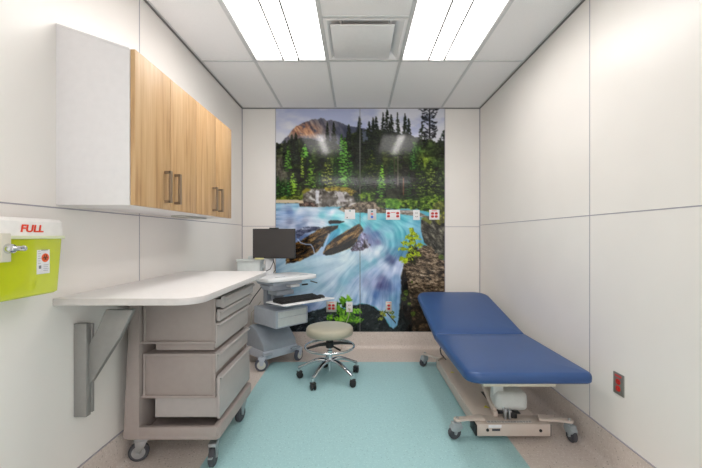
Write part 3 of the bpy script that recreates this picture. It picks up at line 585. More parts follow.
b = MB(); loft(b, [ringpts(.010, XF, -.004, .348, .224, .015), ringpts(.012, XF-.002, .0, .346, .276, .015), ringpts(.02, XF-.012, .01, .345, .287, .015), ringpts(.03, XF-.03, .05, .28, .290, .01)]); lid = b.build('lid', M_lid, t)
FACE = Matrix(((0, 0, 1, 0), (1, 0, 0, 0), (0, 1, 0, 0), (0, 0, 0, 1)))       # text x->Y, y->Z, normal->X
text_mesh('lettering', 'FULL', .037, M_redp, t, Matrix.Translation((XF+.0006, .199, .249)) @ FACE, shear=.15, bold=.0009, scale_x=1.18)
lb = MB().box(XF-.0035, XF-.002, .222, .278, .080, .180).build('label_sticker', M_plate, t); lb['label'] = 'white paper label with orange biohazard disc'
MB().cyl((XF-.0025, .258, .140), (XF-.0012, .258, .140), .0165, seg=28).build('biohazard_disc', M_orange, lb)
b = MB()
for k in range(3):
    a = PI/2+k*2*PI/3; b.tube([(XF-.0012, .258+.0062*math.cos(a)+.0052*math.cos(v), .140+.0062*math.sin(a)+.0052*math.sin(v)) for v in [a+.5+(2*PI-1.0)*j/14 for j in range(15)]], .0011, 6)
b.tube([(XF-.0012, .258+.0045*math.cos(v), .140+.0045*math.sin(v)) for v in [2*PI*j/16 for j in range(16)]], .0007, 6, closed=True); b.build('biohazard_sign', M_blk, lb)
b = MB()
for k in range(6): b.box(XF-.0022, XF-.0016, .227, .236+.003*(k % 2), .165-.009*k, .1662-.009*k)
for k in range(4): b.box(XF-.0022, XF-.0016, .250, .273-.003*(k % 2), .112-.007*k, .1132-.007*k)
b.box(XF-.0022, XF-.0016, .230, .240, .100, .112); b.box(XF-.0022, XF-.0016, .240, .270, .168, .171); b.build('label_print', M_ink, lb)
b = MB()
for k in range(34):
    cy = .04+random.random()*.24; cz = .02+random.random()*.12; cx = .03+random.random()*.06
    if k % 3: b.tube([(cx+.003*math.sin(v), cy+(.012+.004*(k % 2))*math.cos(v), cz+.012*math.sin(v)) for v in [2*PI*j/14 for j in range(14)]], .002, 6, closed=True)
    else:
        a = random.uniform(-.5, .5); b.cyl((cx, cy-.04*math.cos(a), cz-.04*math.sin(a)), (cx, min(.29, cy+.04*math.cos(a)), cz+.04*math.sin(a)), .004, seg=8)
b.build('contents', M_shin, t)['kind'] = 'stuff'
k0 = MB(); k0.box(XF-.003, XF+.012, .072, .108, .135, .232, .003); br = k0.build('lock_plate', plain('lock_cream', (214, 208, 192), .4), t)
b = MB(); b.cyl((XF+.010, .096, .180), (XF+.030, .096, .180), .018, .015, seg=24, bev=.002); b.cyl((XF+.024, .092, .180), (XF+.024, .136, .180), .0095, seg=18, bev=.002); b.sphere((XF+.024, .139, .180), .011); b.build('lock_barrel', M_chrome, br)
# ---------------------------------------------------------------- casters
def caster(parent, x, y, zt, r, w, yaw, mf, mw, mh=None, brake=False, off=.02, twin=False, chunky=False):
    """a swivel caster: fork with plate and stem, wheel as its sub-part (yaw turns the rolling direction)"""
    c = math.cos(yaw); s = math.sin(yaw); R = Matrix.Translation((x, y, 0)) @ Matrix.Rotation(yaw, 4, 'Z')
    f = MB(); ox = -off
    f.cyl((0, 0, zt-.012), (0, 0, zt), .014*r/.045+.004, seg=16)
    top = 2*r+.006
    f.box(ox*.6-.6*r, .5*r, -w/2-.006, w/2+.006, min(top, zt-.018), min(zt-.004, top+.018), .003)
    for sd in (-1, 1):
        f.prism([(ox-.22*r, r*.9), (ox+.22*r, r*.9), (.45*r, top+.004), (ox*.6-.5*r, top+.004)], 'y', sd*(w/2+.003)-.0018, sd*(w/2+.003)+.0018, .001)
    f.cyl((ox, -w/2-.010, r), (ox, w/2+.010, r), .006, seg=12)
    if chunky: f.prism([(-r*1.15, r*1.5), (-r*.7, r*1.25), (r*.2, r*1.25), (r*.7, r*1.8), (r*.5, zt-.010), (-r*.75, zt-.012), (-r*1.2, r*1.75)], 'y', -w/2-.008, w/2+.008, .005)
    if brake: f.box(ox-.9*r-.012, ox-.5*r, -w/2*.8, w/2*.8, r*1.25, r*1.25+.007, .002)
    for v in f.bm.verts: v.co = R @ v.co
    fo = f.build('caster', mf, parent)
    q = MB()
    if twin:
        for sd in (-1, 1): q.lathe([(0, -w*.2), (r*.8, -w*.2), (r, -w*.1), (r, w*.1), (r*.8, w*.2), (0, w*.2)], (ox, sd*w*.27, r), 28, (0, 1, 0))
    else: q.lathe([(0, -w/2), (r*.82, -w/2), (r, -w*.28), (r, w*.28), (r*.82, w/2), (0, w/2)], (ox, 0, r), 32, (0, 1, 0))
    for v in q.bm.verts: v.co = R @ v.co
    wo = q.build('wheel', mw, fo)
    if mh:
        q = MB()
        for sd in (-1, 1): q.lathe([(0, w/2+.002), (r*.45, w/2+.002), (r*.66, w/2+.0005), (r*.66, w/2-.003)], (ox, 0, r), 28, (0, sd, 0))
        for v in q.bm.verts: v.co = R @ v.co
        hb = q.build('hub', mh, fo)
    return fo
# ---------------------------------------------------------------- supply cart (local frame = world axes, origin at floor)
OX, OY = -1.010, 2.275
t = cart = empty('supply_cart', 'taupe rolling drawer cart with half-open drawers under the white countertop', 'cart', (OX, OY, 0))
x0, x1, y0, y1 = -1.27-OX, -.749-OX, 1.97-OY, 2.585-OY
b = MB(); b.prism(rrect(x0, x1, y0, y1, .03, 5), 'z', .166, .190, .004)
b.box(x0+.005, x1-.012, y0+.0, y0+.028, .18, .234, .006); b.box(x0+.005, x1-.012, y1-.028, y1, .18, .234, .006); b.box(x1-.040, x1, y0+.008, y1-.008, .18, .236, .010)
b.build('base', M_taupe, t)
b = MB(); b.prism([(x0, .17), (-1.183-OX, .17), (-1.183-OX, .952), (-1.232-OX, .952)], 'y', y0-.0015, y1+.0015, .004); b.build('back_panel', M_taupe, t)
def shell(z0, z1, xa, name):
    b = MB(); xa -= OX; xb = -.79-OX; ya = 2.0-OY; yb = 2.555-OY
    b.box(xa, xb, ya, yb, z0+.012, z1, .003)
    b.box(xa-.020, xb+.012, ya-.010, yb+.01, z0, z0+.014, .003)
    b.box(xa-.002, xb+.011, ya-.006, ya+.004, z1-.016, z1, .002); b.box(xb-.004, xb+.0115, ya-.0055, ya+.006, z0, z1, .002)
    b.box(xa-.008, xa+.004, ya-.007, ya+.006, z0, z1, .003)
    b.box(xb-.004, xb+.0115, yb-.006, yb+.0095, z0, z1, .002)
    b.build(name, M_taupe, t)
shell(.680, .950, -1.166, 'drawer_housing'); shell(.382, .626, -1.168, 'drawer_housing')
b = MB(); b.box(-1.115-OX, -.79-OX, 2.012-OY, 2.545-OY, .640, .681, .002); b.build('shelf_tray', M_taupe, t)
b = MB(); b.box(-1.180-OX, -1.160-OX, 2.02-OY, 2.54-OY, .70, .94, .002); b.build('slot_shade', M_rub, t); MB().box(-1.180-OX, -1.160-OX, 2.02-OY, 2.54-OY, .40, .615, .002).build('slot_shade', M_rub, t); MB().box(-1.184-OX, -.80-OX, 2.556-OY, 2.570-OY, .235, .95, .002).build('rear_panel', M_taupe, t)  # dark blocks paint in the shade of the slots beside the drawer housings
def drawer(z0, z1, xf, depth, lab=None, ya=2.0, yb=2.562, zb=None, lip=.012, boxtop=None):
    xf -= OX; ya -= OY; yb -= OY; b = MB(); b.box(xf-.014, xf, ya, yb, z0, z1, .0025)
    bt = boxtop or z1-.012; zz = zb or z0; a = ya+.012; c = yb-.012
    b.box(xf-depth, xf-.012, a, c, zz, zz+.004); b.box(xf-depth, xf-.012, a, a+.004, zz, bt); b.box(xf-depth, xf-.012, c-.004, c, zz, bt); b.box(xf-depth, xf-depth+.004, a, c, zz, bt)
    d = b.build('drawer', M_taupe2, t)
    h = MB(); h.prism([(xf-.014, z1-.002), (xf-.014, z1+.006), (xf+lip, z1+.004), (xf+lip+.005, z1-.004), (xf+lip+.003, z1-.012), (xf+lip-.001, z1-.011), (xf+lip-.002, z1-.005), (xf, z1-.004)], 'y', ya+.002, yb-.002, .0008); h.build('handle', M_taupe2, d)
    return d
drawer(.876, .934, -.735, .33); drawer(.803, .861, -.757, .30); drawer(.658, .786, -.771, .30, zb=.71); 
drawer(.402, .632, -.773, .05) if 0 else drawer(.524, .624, -.772, .30)
drawer(.266, .496, -.757, .365, ya=2.0, yb=2.56)
for x, y, yaw in ((-1.215, 2.065, .35), (-.800, 2.035, PI/2+.08), (-.800, 2.52, PI/2-.2), (-1.215, 2.52, .8)):
    caster(cart, x-OX, y-OY, .168, .053, .032, yaw, M_zinc, M_rub, plain('hub_grey', (150, 150, 150), .5) if x < -1 else None, off=.022, brake=x > -1 and y < 2.2)
for k, (x, y, sx, sy, m, lab) in enumerate(((-.86, 2.13, .05, .09, M_brown, 'small brown carton lying in the open top drawer, nearest the viewer'), (-.85, 2.33, .055, .12, M_brown, 'long brown carton lying in the middle of the open top drawer'))):
    o = MB().box(-sx, sx, -sy, sy, 0, .035, .002).build('supply_carton', m); o.location = (x, y, .8805); tag(o, lab, 'carton')
o = MB(); o.cyl((0, -.07, .006), (0, .07, .006), .006, seg=12); o.cyl((0, .07, .006), (0, .085, .006), .003, seg=10); o = o.build('steel_tool', M_chrome); o.location = (-.84, 2.12, .2885); o.rotation_euler = (0, 0, .3); tag(o, 'small shiny steel tool in the open bottom drawer of the taupe cart', 'tool')
# ---------------------------------------------------------------- computer workstation on wheels
A = math.radians(46)
ws = t = empty('computer_workstation', 'white and grey mobile computer workstation beside the drawer cart and mural', 'workstation', (-.737, 3.625, 0), A)
def rprism(b, P, z0, z1, bev, m=None): b.prism(P, 'z', z0, z1, bev, seg=3)
# worktop: bulging front edge
P = []
for k in range(13):
    u = -1+2*k/12; P.append((-.01+.275*u, -.205-.018*(1-u*u)))
P = [( .225, .20), (.0, .225), (-.26, .20), (-.295, .14), (-.302, -.14), (-.290, -.185)]+P[1:-1]+[(.272, -.188), (.292, -.14), (.280, .14)]
b = MB(); rprism(b, P,   .846, .885, .009); wt = b.build('worktop', M_wow, t)
MB().box(.09, .20, -.150, -.138, .8845, .8875, .002, Matrix.Rotation(.06, 4, 'Z')).build('worktop_slot', M_wowd, wt); MB().box(-.20, -.09, -.165, -.153, .8845, .8875, .002).build('worktop_slot', M_wowd, wt)
b = MB(); b.box(-.20, .14, -.13, .16, .800, .843, .012); b.box(-.24, .19, -.10, .10, .822, .843, .006); b.prism([(-.16, .742), (.05, .742), (.10, .795), (-.20, .795)], 'y', -.06, .12, .006); b.build('worktop_underside', M_wowg, t)
b = MB(); b.box(-.02, .09, -.155, -.08, .775, .800, .005); b.build('control_box', M_wow, t)
b = MB(); b.cyl((.20, -.18, .822), (.262, -.215, .800), .006, seg=10, bev=.002); b.box(.15, .22, -.12, -.10, .775, .79, .003); b.build('adjustment_lever', M_blk, t)
# column and post
b = MB(); b.box(-.082, -.022, .165, .235, .25, .80, .006); b.build('column', M_wowd, t)
b = MB(); b.box(-.092, -.030, .125, .160, .880, 1.08, .005); b.box(-.105, -.09, .14, .16, .866, 1.10, .003); b.box(-.085, -.015, .125, .15, 1.02, 1.07, .008); b.build('monitor_post', M_wow, t)
# drawer unit
b = MB(); b.box(-.19, .19, -.155, .235, .402, .571, .008); b.box(-.10, .0, .14, .20, .43, .54, .004); du = b.build('drawer_unit', M_wowg, t)
b = MB(); b.box(-.165, .165, -.162, -.150, .500, .556, .003); b.build('drawer', M_drw, du)
b = MB(); b.box(-.165, .165, -.162, -.150, .415, .496, .003); b.build('drawer', M_drw, du)
# keyboard tray
b = MB(); b.prism([(-.245, -.345), (-.225, -.375), (.34, -.385), (.355, -.37), (.26, -.09), (-.25, -.08)], 'z', .648, .6595, .003); b.build('keyboard_tray', M_wow, t)
b = MB(); b.box(-.13, .05, -.24, .05, .625, .648, .004); b.box(-.10, .02, .02, .07, .63, .745, .006); b.box(-.14, .06, -.10, .06, .70, .745, .008); b.build('tray_arm', M_wowd, t)
# base
b = MB(); Pr = [(0, .095), (-.01, .16), (.0, .225), (.13, .345), (.24, .385), (.32, .33), (.335, .095)]
b.prism(Pr, 'x', -.225, .155, .012, seg=3); bs_ = b.build('base_cover', M_wowd, t)
b = MB(); b.prism([(-.016, .088), (-.018, .165), (.02, .170), (.34, .170), (.345, .088)], 'x', -.232, .162, .006); b.build('base_skirt', M_wowg, t)
for sx in (-1, 1):
    for sy in (0, 1):
        X = -.25 if sx < 0 else .175; Y = -.03 if sy == 0 else .33
        MB().box(min(X, X-sx*.10)-.0, max(X, X-sx*.10), Y-.018, Y+.022, .128, .150, .005).build('leg_bracket', M_wowd, t)
for X, Y, yw in ((-.25, -.03, -.15), (.175, -.03, .75), (-.25, .33, .4), (.175, .33, 1.2)):
    caster(ws, X, Y, .132, .060, .040, yw-A+.35, M_wowg, plain('wheel_dark', (82, 84, 98), .5), plain('hub_pale', (206, 208, 200), .5), off=.012)
# monitor, held on the post
mo = MB(); mo.box(-.2125, .2125, -.012, .014, -.147, .147, .004); mo = mo.build('monitor', M_blk, t)
wx, wy = -.822, 3.60; rel = Matrix.Rotation(-A, 4, 'Z') @ Vector((wx+.737, wy-3.625, 0)); mo.location = (rel.x, rel.y, 1.198); mo.rotation_euler = (0, 0, -A-math.radians(3))
MB().box(-.2065, .2065, -.0128, -.0115, -.139, .141).build('screen', M_screen, mo)
b = MB(); b.box(-.045, .045, -.016, .018, .1475, .158, .003); b.build('webcam', M_blk, mo)
b = MB(); b.box(-.19, -.10, -.0145, -.0132, -.157, -.141); nt_ = b.build('sticky_note', plain('note_yellow', (226, 220, 160), .7), mo); nt_['label'] = 'pale yellow note on the bottom bezel'
b = MB(); b.box(-.03, .03, .0142, .075, -.05, .05, .004); b.build('mount', M_wowd, mo)
# side basket
b = MB(); X0, X1, Y0, Y1 = -.115, .115, -.07, .07
for a in ((X0, X1, Y0, Y0+.005), (X0, X1, Y1-.005, Y1), (X0, X0+.005, Y0, Y1), (X1-.005, X1, Y0, Y1)): b.box(*a, -.10, .075, .001)
b.box(X0, X1, Y0, Y1, -.105, -.10); b.prism(rrect(X0-.012, X1+.012, Y0-.012, Y1+.012, .02, 4), 'z', .055, .075, .004); b.box(-.02, .09, -.03, .05, .06, .108, .012); b.box(.10, .16, .0, .03, -.02, .02, .003)
sb = b.build('side_basket', M_drw, t); rel = Matrix.Rotation(-A, 4, 'Z') @ Vector((-1.085+.737, 3.70-3.625, 0)); sb.location = (rel.x, rel.y, .962); sb.rotation_euler = (0, 0, -A)
b = MB(); b.tube([(-.09, .05, 1.09), (-.10, .02, 1.02), (-.13, .03, .95), (-.19, .08, .91), (-.24, .12, .89)], .004, 8); b.tube([(-.06, .10, 1.07), (-.02, .12, .98), (.0, .14, .92), (-.03, .16, .875)], .004, 8)
b.tube([(-.06, .2, .79), (-.12, .20, .76), (-.20, .22, .66), (-.26, .24, .56), (-.28, .25, .44)], .005, 8);
b.build('cable', M_cordb, t)
MB().tube([(-.10, .25, .60), (-.20, .26, .5), (-.215, .25, .40), (-.20, .24, .3), (-.19, .2, .16)], .0035, 8).build('cable', M_cordw, t)
# keyboard and mouse lie on the tray
Rw = Matrix.Translation((-.737, 3.625, 0)) @ Matrix.Rotation(A, 4, 'Z')
def on_ws(o, x, y, z, rz=0): p = Rw @ Vector((x, y, z)); o.location = p; o.rotation_euler = (0, 0, A+rz)
kb = empty('keyboard', 'black computer keyboard lying on the white slide-out tray of the workstation', 'keyboard'); on_ws(kb, -.005, -.245, .660, -.02)
b = MB(); b.prism([(-.075, 0), (.075, 0), (.075, .034), (-.075, .014)], 'x', -.225, .225, .003); b.build('case', M_blk, kb)
sl = .02/.15
for r in range(6):
    b = MB(); yy = -.062+r*.0225; n = 15 if r else 9
    for k in range(n):
        wk = .44/n; xx = -.22+wk*k; z = .014+(yy+.075)*sl
        if r == 0 and k == 4: pass
        b.box(xx+.0015, xx+wk-.0015, yy-.009, yy+.009, z+.002, z+.009, .0015)
    b.build('key_row', plain('key_black', (38, 37, 38), .5), kb)
b = MB(); b.sphere((0, 0, .0), .03, (1, 1.6, 1)); 
for v in b.bm.verts:
    if v.co.z < 0: v.co.z = 0
b.cyl((0, -.02, .022), (0, -.008, .026), .004, seg=8)
ms = b.build('mouse', M_blk); on_ws(ms, .262, -.265, .660, .3); tag(ms, 'black computer mouse on the right end of the workstation tray', 'mouse')
# ---------------------------------------------------------------- stool
SX, SY = -.245, 3.255
st_ = t = empty('stool', 'round beige vinyl rolling stool with chrome foot ring in front of the mural', 'stool', (SX, SY, 0))
R = .208
pr = [(0, .392), (R-.012, .392), (R, .400), (R+.003, .425), (R, .448), (R-.010, .461), (R-.03, .468), (R-.08, .472), (0, .474)]
MB().lathe(pr, seg=64).build('seat', M_vinyl, t, ang=60)
MB().lathe([(0, .378), (.15, .378), (.16, .385), (.16, .392), (0, .392)], seg=48).build('seat_plate', M_blk, t)
MB().lathe([(0, .06), (.014, .06), (.014, .15), (.024, .15), (.026, .25), (.018, .255), (.018, .378), (0, .378)], seg=24).build('gas_lift', M_chrome, t)
fr = MB().tube([(.218*math.cos(a), .218*math.sin(a), .285) for a in [2*PI*k/64 for k in range(64)]], .010, 12, closed=True).build('foot_ring', M_chrome, t)
b = MB()
for a in (.35, .35+PI): b.prism([(.0, .295), (.0, .325), (.10, .318), (.212, .292), (.212, .280), (.1, .295)], 'y', -.012, .012, .003, Matrix.Rotation(a, 4, 'Z'))
b.lathe([(0, .275), (.034, .275), (.036, .29), (.036, .325), (.028, .335), (0, .335)], seg=24); b.cyl((.03, -.02, .29), (.10, -.06, .265), .008, seg=10); b.build('ring_bracket', M_blk, fr)
for k, dg in enumerate((-116, -43, 31, 104, 179)):
    a = math.radians(dg); b = MB(); n = 12; pts = []
    for j in range(n+1):
        u = j/n; pts.append(((.02+.262*u), 0, .155+.030*math.sin(PI*min(1, u*1.1))*(1-u)-.062*u**1.6))
    bb = bmesh.new(); rings = []
    for j, p in enumerate(pts):
        u = j/n; hw = .024-.008*u; hh = .019-.007*u; rings.append([bb.verts.new((p[0], hw*math.cos(v), p[2]+hh*math.sin(v))) for v in [2*PI*q/12 for q in range(12)]])
    for A_, B_ in zip(rings[:-1], rings[1:]):
        for q in range(12): bb.faces.new((A_[q], A_[(q+1) % 12], B_[(q+1) % 12], B_[q]))
    bb.faces.new(rings[0]); bb.faces.new(rings[-1])
    b._merge(bb, 0, Matrix.Rotation(a, 4, 'Z')); lg = b.build('leg', M_chrome, t, ang=60)
    ex, ey = .277*math.cos(a), .277*math.sin(a); yw = (.4, 1.5, -.3, .9, 2.0)[k]
    f = MB(); f.cyl((ex, ey, .055), (ex, ey, .095), .011, seg=14); f.build('caster_stem', M_chrome, lg)
    q = MB(); Rm = Matrix.Translation((ex, ey, 0)) @ Matrix.Rotation(yw+PI/2, 4, 'Z')
    for sd in (-1, 1): q.lathe([(0, -.009), (.022, -.009), (.027, -.006), (.027, .006), (.022, .009), (0, .009)], (-.008, sd*.0135, .027), 24, (0, 1, 0))
    q.prism([(-.034, .030), (-.028, .052), (-.008, .062), (.016, .058), (.020, .035)], 'y', -.006, .006, .002); q.box(-.030, .016, -.024, .024, .050, .060, .006)
    for v in q.bm.verts: v.co = Rm @ v.co
    q.build('caster', M_blk, lg)
# ---------------------------------------------------------------- exam table
EX, EY = .953, 2.85
et = t = empty('exam_table', 'low blue padded exam table with raised backrest on a beige wheeled base', 'exam table', (EX, EY, 0))
def cushion(name, x0, x1, y0, y1, z0, z1, rs, rim=.026, M=None, crown=.006):
    """upholstered pad: rounded outline, domed edges, slight crown"""
    def outline(ins, n=8): return rrect(x0+ins, x1-ins, y0+ins, y1-ins, 0, n, rs=tuple(max(.004, r-ins) for r in rs))
    h = z1-z0; lv = [(.010, z0), (.002, z0+h*.12), (0, z0+h*.35)]
    for k in range(1, 7): a = PI/2*k/6; lv.append((rim*(1-math.cos(a)), z0+h*.45+(h*.55-crown)*math.sin(a)))
    lv += [(rim+.03, z1-crown*.5), (rim+.09, z1), (rim+.18, z1)]
    b = MB(); loft(b, [[(x, y, z) for x, y in outline(i)] for i, z in lv])
    if M is not None: b.bm.transform(M)
    return b.build(name, M_blue, t, ang=60)
CW = .351
cushion('seat_cushion', -CW, CW, 1.980-EY, 2.803-EY, .462, .527, (.012, .012, .085, .045))
tilt = math.radians(12.3); piv = Vector((0, 2.808-EY, .489)); Mt = Matrix.Translation(piv) @ Matrix.Rotation(tilt, 4, 'X')
cushion('backrest_cushion', -CW, CW, 0, .91, -.030, .035, (.13, .11, .012, .012), M=Mt)
b = MB(); b.box(-.26, .24, 2.05-EY, 2.79-EY, .437, .462, .004); b.box(-.22, .20, 2.10-EY, 2.77-EY, .400, .437, .004); b.build('seat_frame', M_cream, t)
b = MB(); b.box(-.26, .26, .01, .84, -.052, -.030, .004, Mt); b.box(-.16, -.13, .02, .7, -.085, -.05, .003, Mt); b.box(.13, .16, .02, .7, -.085, -.05, .003, Mt); b.build('backrest_frame', M_cream, t)
bx = lambda x: x-EX
by = lambda y: y-EY
b = MB(); b.box(bx(.755), bx(1.155), by(2.30), by(3.46), .085, .107, .003); b.box(bx(.755), bx(.775), by(2.37), by(3.455), .030, .0848); b.box(bx(1.135), bx(1.155), by(2.37), by(3.455), .030, .0848); b.box(bx(.775), bx(1.135), by(3.38), by(3.455), .030, .0848)
b.build('base_plate', M_tbeige, t)
b = MB(); b.box(bx(.745), bx(1.198), by(2.244), by(2.36), .034, .109, .004); cm = b.build('cross_member', M_tbeige, t)
MB().box(bx(.735), bx(.7445), by(2.25), by(2.36), .032, .100, .002).build('end_cap', M_blk, cm); MB().box(bx(1.1985), bx(1.206), by(2.25), by(2.36), .032, .100, .002).build('end_cap', M_blk, cm)
MB().cyl((bx(.807), by(2.2405), .074), (bx(.807), by(2.246), .074), .0095, seg=18).build('bolt_hole', M_blk, cm); MB().cyl((bx(1.135), by(2.2405), .070), (bx(1.135), by(2.246), .070), .0095, seg=18).build('bolt_hole', M_blk, cm)
b = MB(); b.box(bx(.835), bx(.885), by(2.2425), by(2.2435), .068, .082); b.build('label_plate', M_rub, cm)
b = MB(); b.box(bx(.812), bx(.893), by(2.2420), by(2.2432), .088, .106); b.build('label_sticker', M_plate, cm)
b = MB(); b.box(bx(.812), bx(1.09), by(2.262), by(2.288), .109, .1098); lbp = b.build('caution_label', plain('label_grey', (214, 208, 204), .5), cm)
b = MB()
for r in range(2):
    x = .818; random.seed(5+r)
    while x < 1.08:
        wd = random.uniform(.008, .02); b.box(bx(x), bx(x+wd), by(2.267+.010*r), by(2.272+.010*r), .1098, .1101); x += wd+.004
b.build('label_print', M_ink, lbp)
b = MB(); b.box(bx(.925), bx(.965), by(2.38), by(2.72), .1065, .1075); b.box(bx(1.03), bx(1.075), by(2.38), by(2.50), .1065, .1075); b.build('arm_slot', M_blk, t)
for tri in ([(.862, 2.47), (.898, 2.455), (.885, 2.50)], [(.795, 3.10), (.83, 3.09), (.82, 3.13)]):
    ys = MB().prism([(bx(p), by(q)) for p, q in tri], 'z', .107, .1078).build('warning_sticker', M_yel, t); ys['label'] = 'yellow triangular warning sticker'
for X in (.895, 1.0):
    b = MB(); P0 = Vector((bx(X), by(2.36), .135)); P1 = Vector((bx(X), by(3.02), .40)); d = (P1-P0); Lh = d.length; q = d.to_track_quat('X', 'Z').to_matrix().to_4x4()
    b.box(0, Lh, -.012, .012, -.018, .018, .003, Matrix.Translation(P0) @ q); b.box(P0.x-.014, P0.x+.014, P0.y-.02, P0.y+.03, .107, .14, .004); b.box(P1.x-.02, P1.x+.02, P1.y-.04, P1.y+.04, .37, .42, .004); b.build('lift_arm', M_tbeige, t)
b = MB(); b.cyl((bx(.895), by(2.75), .29), (bx(1.0), by(2.75), .29), .014, seg=16); b.cyl((bx(1.0), by(2.36), .15), (bx(1.0), by(2.95), .33), .022, seg=16); b.build('actuator', M_fork, t)
b = MB(); b.box(bx(.895), bx(1.105), by(2.33), by(2.47), .142, .262, .035, seg=5); b.box(bx(.890), bx(.96), by(2.37), by(2.43), .22, .40, .012); b.build('motor_housing', M_motor, t)
b = MB(); b.box(bx(.935), bx(.950), by(2.30), by(2.33), .109, .175, .003); b.box(bx(.962), bx(.977), by(2.30), by(2.33), .109, .165, .003); b.cyl((bx(.93), by(2.315), .155), (bx(.985), by(2.315), .155), .006, seg=12); b.build('clevis', M_zinc, t)
b = MB(); b.box(bx(.985), bx(1.02), by(2.31), by(2.35), .110, .150, .004, ); b.build('clevis_block', M_blk, t)
b = MB(); b.tube([(bx(.84), by(3.42), .105), (bx(.80), by(3.45), .15), (bx(.79), by(3.45), .20), (bx(.81), by(3.43), .25), (bx(.88), by(3.3), .30), (bx(.90), by(3.0), .37)], .006, 8); b.build('cable', M_blk, t)
# castor arms: slim plates swinging out from the base
def outrig(px, py, qx, qy):
    P = Vector((bx(px), by(py), 0)); Q = Vector((bx(qx), by(qy), 0)); d = (Q-P).normalized(); n = Vector((-d.y, d.x, 0)); poly = []
    for u, hw in ((0, .034), (.35, .026), (.7, .018)): p = P.lerp(Q, u)+n*hw; poly.append((p.x, p.y))
    a0 = math.atan2(n.y, n.x)
    for k in range(9): a = a0-PI*k/8; poly.append((Q.x+.024*math.cos(a), Q.y+.024*math.sin(a)))
    for u, hw in ((.7, .018), (.35, .026), (0, .034)): p = P.lerp(Q, u)-n*hw; poly.append((p.x, p.y))
    b = MB(); b.prism(poly, 'z', .112, .127, .002); o = b.build('caster_arm', M_tbeige, t)
    b = MB(); b.cyl((Q.x, Q.y, .126), (Q.x, Q.y, .134), .010, .008, seg=14); b.build('bolt', M_zinc, o)
outrig(.80, 2.31, .632, 2.285); outrig(1.15, 2.31, 1.325, 2.265); outrig(.79, 3.42, .665, 3.555); outrig(1.12, 3.42, 1.30, 3.53)
for X, Y, yw in ((.632, 2.285, .2), (1.325, 2.265, 1.75), (.665, 3.555, .5), (1.30, 3.53, .4)):
    caster(et, bx(X), by(Y), .108, .040, .030, yw, M_fork, M_rub, off=.020, chunky=True)
# ---------------------------------------------------------------- outlets on the mural and right wall
S = 4.125/363
def wpos(x, y): return ((x-357)*S, 1.273-(y-236)*S)
def plate(name, x0, y0, x1, y1, mat, label, group=None):
    (a, zt), (c, zb) = wpos(x0, y0), wpos(x1, y1); w_, h_ = (c-a)/2, (zt-zb)/2
    t = empty(name, label, 'wall outlet' if name == 'wall_outlet' else 'wall panel', ((a+c)/2, YB-.006, (zt+zb)/2), 0, group)
    b = MB(); b.box(-w_, w_, -.007, 0, -h_, h_, .002); b.build('cover_plate', mat, t); return t, w_, h_
def recept(t, x, z, mat, r=.017, big=False):
    b = MB(); P = []
    for k in range(24):
        a = 2*PI*k/24; P.append((x+r*math.cos(a)*1.0, z+max(-.0135, min(.0135, r*math.sin(a)))))
    b.prism(P, 'y', -.0095, -.0065, .0008); o = b.build('receptacle', mat, t)
    b = MB()
    sw = .0032 if big else .0012
    for dx in (-.008, .008) if big else (-.006, .006): b.box(x+dx-sw, x+dx+sw, -.0099, -.0094, z-.004 if big else z-.001, z+.007)
    b.cyl((x, -.0099, z-.007), (x, -.0094, z-.007), .002, seg=10); b.build('slot', M_blk, o)
def redmark(t, x, z, w_): MB().box(x-w_, x+w_, -.0078, -.0069, z-.0035, z+.0035, 0).build('red_lettering', M_redtxt, t)
t, w_, h_ = plate('wall_panel_device', 344.7, 209.6, 355.1, 219.2, M_plate, 'square blank off-white control plate, leftmost in the upper row on the mural')
MB().box(-.012, .012, -.009, -.0065, h_-.022, h_-.010, .001).build('display', plain('teal_display', (90, 140, 146), .4), t); MB().box(-.036, -.024, -.009, -.0065, -.040, -.030, .001).build('button', M_blk, t)
t, w_, h_ = plate('wall_call_plate', 367.6, 209.1, 376.3, 219.9, plain('call_grey', (206, 206, 210), .4), 'narrow grey call plate with red cross and blue round button, on the mural')
MB().box(-.012, .012, -.009, -.0065, .026, .042, .001).build('display', plain('dark_teal', (80, 120, 128), .4), t)
b = MB(); b.box(-.016, .016, -.0095, -.0065, .000, .010, .001); b.box(-.006, .006, -.0095, -.0065, -.007, .017, .001); b.build('cross_button', M_pink, t); MB().cyl((0, -.0095, -.028), (0, -.0065, -.028), .015, seg=24).build('call_button', M_bluebtn, t)
G = 'red socket outlets on the mural'
t, w_, h_ = plate('wall_outlet', 385.9, 209.8, 400.0, 219.8, M_plate, 'widest white plate with two separated pairs of red sockets, upper row on mural')
for x in (-.052, .052):
    for z in (.017, -.017): recept(t, x, z, M_red)
redmark(t, 0, .026, .026)
t, w_, h_ = plate('wall_outlet', 413.0, 210.0, 419.6, 220.0, M_plate, 'narrow white plate with white sockets, second from right in the upper mural row')
for z in (.020, -.020): recept(t, 0, z, M_plate, .020, True)
t, w_, h_ = plate('wall_outlet', 429.0, 209.8, 439.3, 219.7, M_plate, 'square white plate with four red sockets, rightmost in the upper row on the mural')
for x in (-.021, .021):
    for z in (.014, -.020): recept(t, x, z, M_red)
redmark(t, 0, .044, .028)
t, w_, h_ = plate('wall_outlet', 326.4, 301.2, 336.6, 311.8, M_steel, 'square steel plate with four red sockets, low on the mural left of the stool')
for x in (-.021, .021):
    for z in (.016, -.020): recept(t, x, z, M_red)
redmark(t, 0, .046, .026)
t, w_, h_ = plate('wall_outlet', 346.2, 301.9, 352.6, 311.8, M_plate, 'narrow white outlet with a beige cord plugged in, low on the mural above the stool')
for z in (.020, -.020): recept(t, 0, z, M_plate, .020, True)
t, w_, h_ = plate('wall_outlet', 385.5, 301.3, 391.7, 311.4, M_steel, 'narrow steel plate with two red sockets, low on the mural over the dark rock')
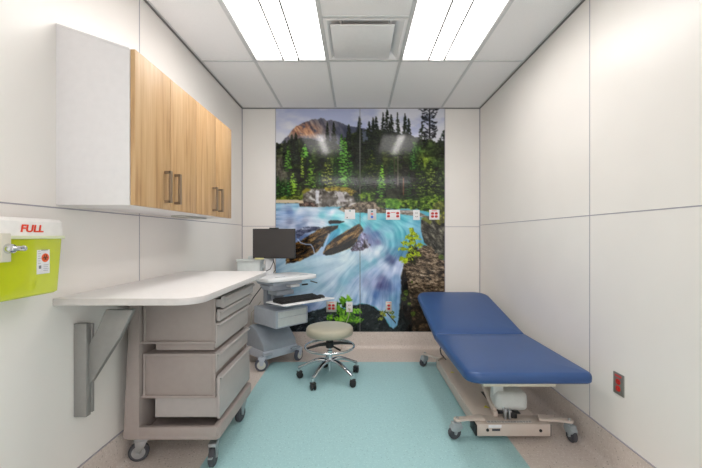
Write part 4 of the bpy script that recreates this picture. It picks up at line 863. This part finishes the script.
for z in (.012, -.024): recept(t, 0, z, M_red)
redmark(t, 0, .044, .024)
xx, zz = wpos(349.6, 309); b = MB(); b.cyl((0, -.010, 0), (0, -.035, 0), .012, .010, seg=16, bev=.002); plg = MB()
pc = empty('power_cord', 'thin beige power cord hanging from the low white outlet down behind the stool', 'cord', (xx, YB-.006, zz)); b.build('plug', M_cordw, pc)
x2, z2 = wpos(344.5, 326)
MB().tube([(0, -.033, 0), (.0, -.040, -.02), (-.006, -.035, -.06), (-.020, -.028, -.11), (x2-xx, -.025, z2-zz), (x2-xx-.02, -.028, z2-zz-.10), (x2-xx-.03, -.06, -zz+.006), (x2-xx-.15, -.10, -zz+.005)], .0035, 8).build('cable', M_cordw, pc)
t = empty('wall_outlet', 'steel outlet plate with two red sockets low on the right wall past the exam table', 'wall outlet', (XR, 1.935, .484))
b = MB(); b.box(-.006, 0, -.0385, .0385, -.057, .057, .002); b.build('cover_plate', plain('steel_dark', (150, 148, 142), .35, .6), t)
for z in (.012, -.024):
    P = [(.017*math.cos(2*PI*k/24), z+max(-.0145, min(.0145, .017*math.sin(2*PI*k/24)))) for k in range(24)]; o = MB().prism(P, 'x', -.0085, -.0055, .0008).build('receptacle', M_red, t)
    b = MB()
    for dy in (-.006, .006): b.box(-.0090, -.0084, dy-.0012, dy+.0012, z-.001, z+.006)
    b.build('slot', M_blk, o)
MB().box(-.0068, -.0058, -.024, .024, .037, .047).build('red_lettering', M_redtxt, t)
# ---------------------------------------------------------------- camera, world, colour
cam = bpy.data.cameras.new('camera'); co = bpy.data.objects.new('camera', cam); COL.objects.link(co); co.location = (0, 0, 1.273); co.rotation_euler = (PI/2, 0, 0)
cam.sensor_width = 36; cam.lens = 363/702*36; cam.shift_x = -6/702; cam.shift_y = 2/702; cam.clip_start = .02; scn.camera = co
wd = bpy.data.worlds.new('world'); scn.world = wd; wd.use_nodes = True; wd.node_tree.nodes['Background'].inputs['Color'].default_value = (1, .985, .97, 1); wd.node_tree.nodes['Background'].inputs['Strength'].default_value = WORLD
vs = scn.view_settings; vs.view_transform = 'Standard'; vs.look = 'None'; vs.gamma = 1; vs.use_curve_mapping = False; vs.exposure = EXPO
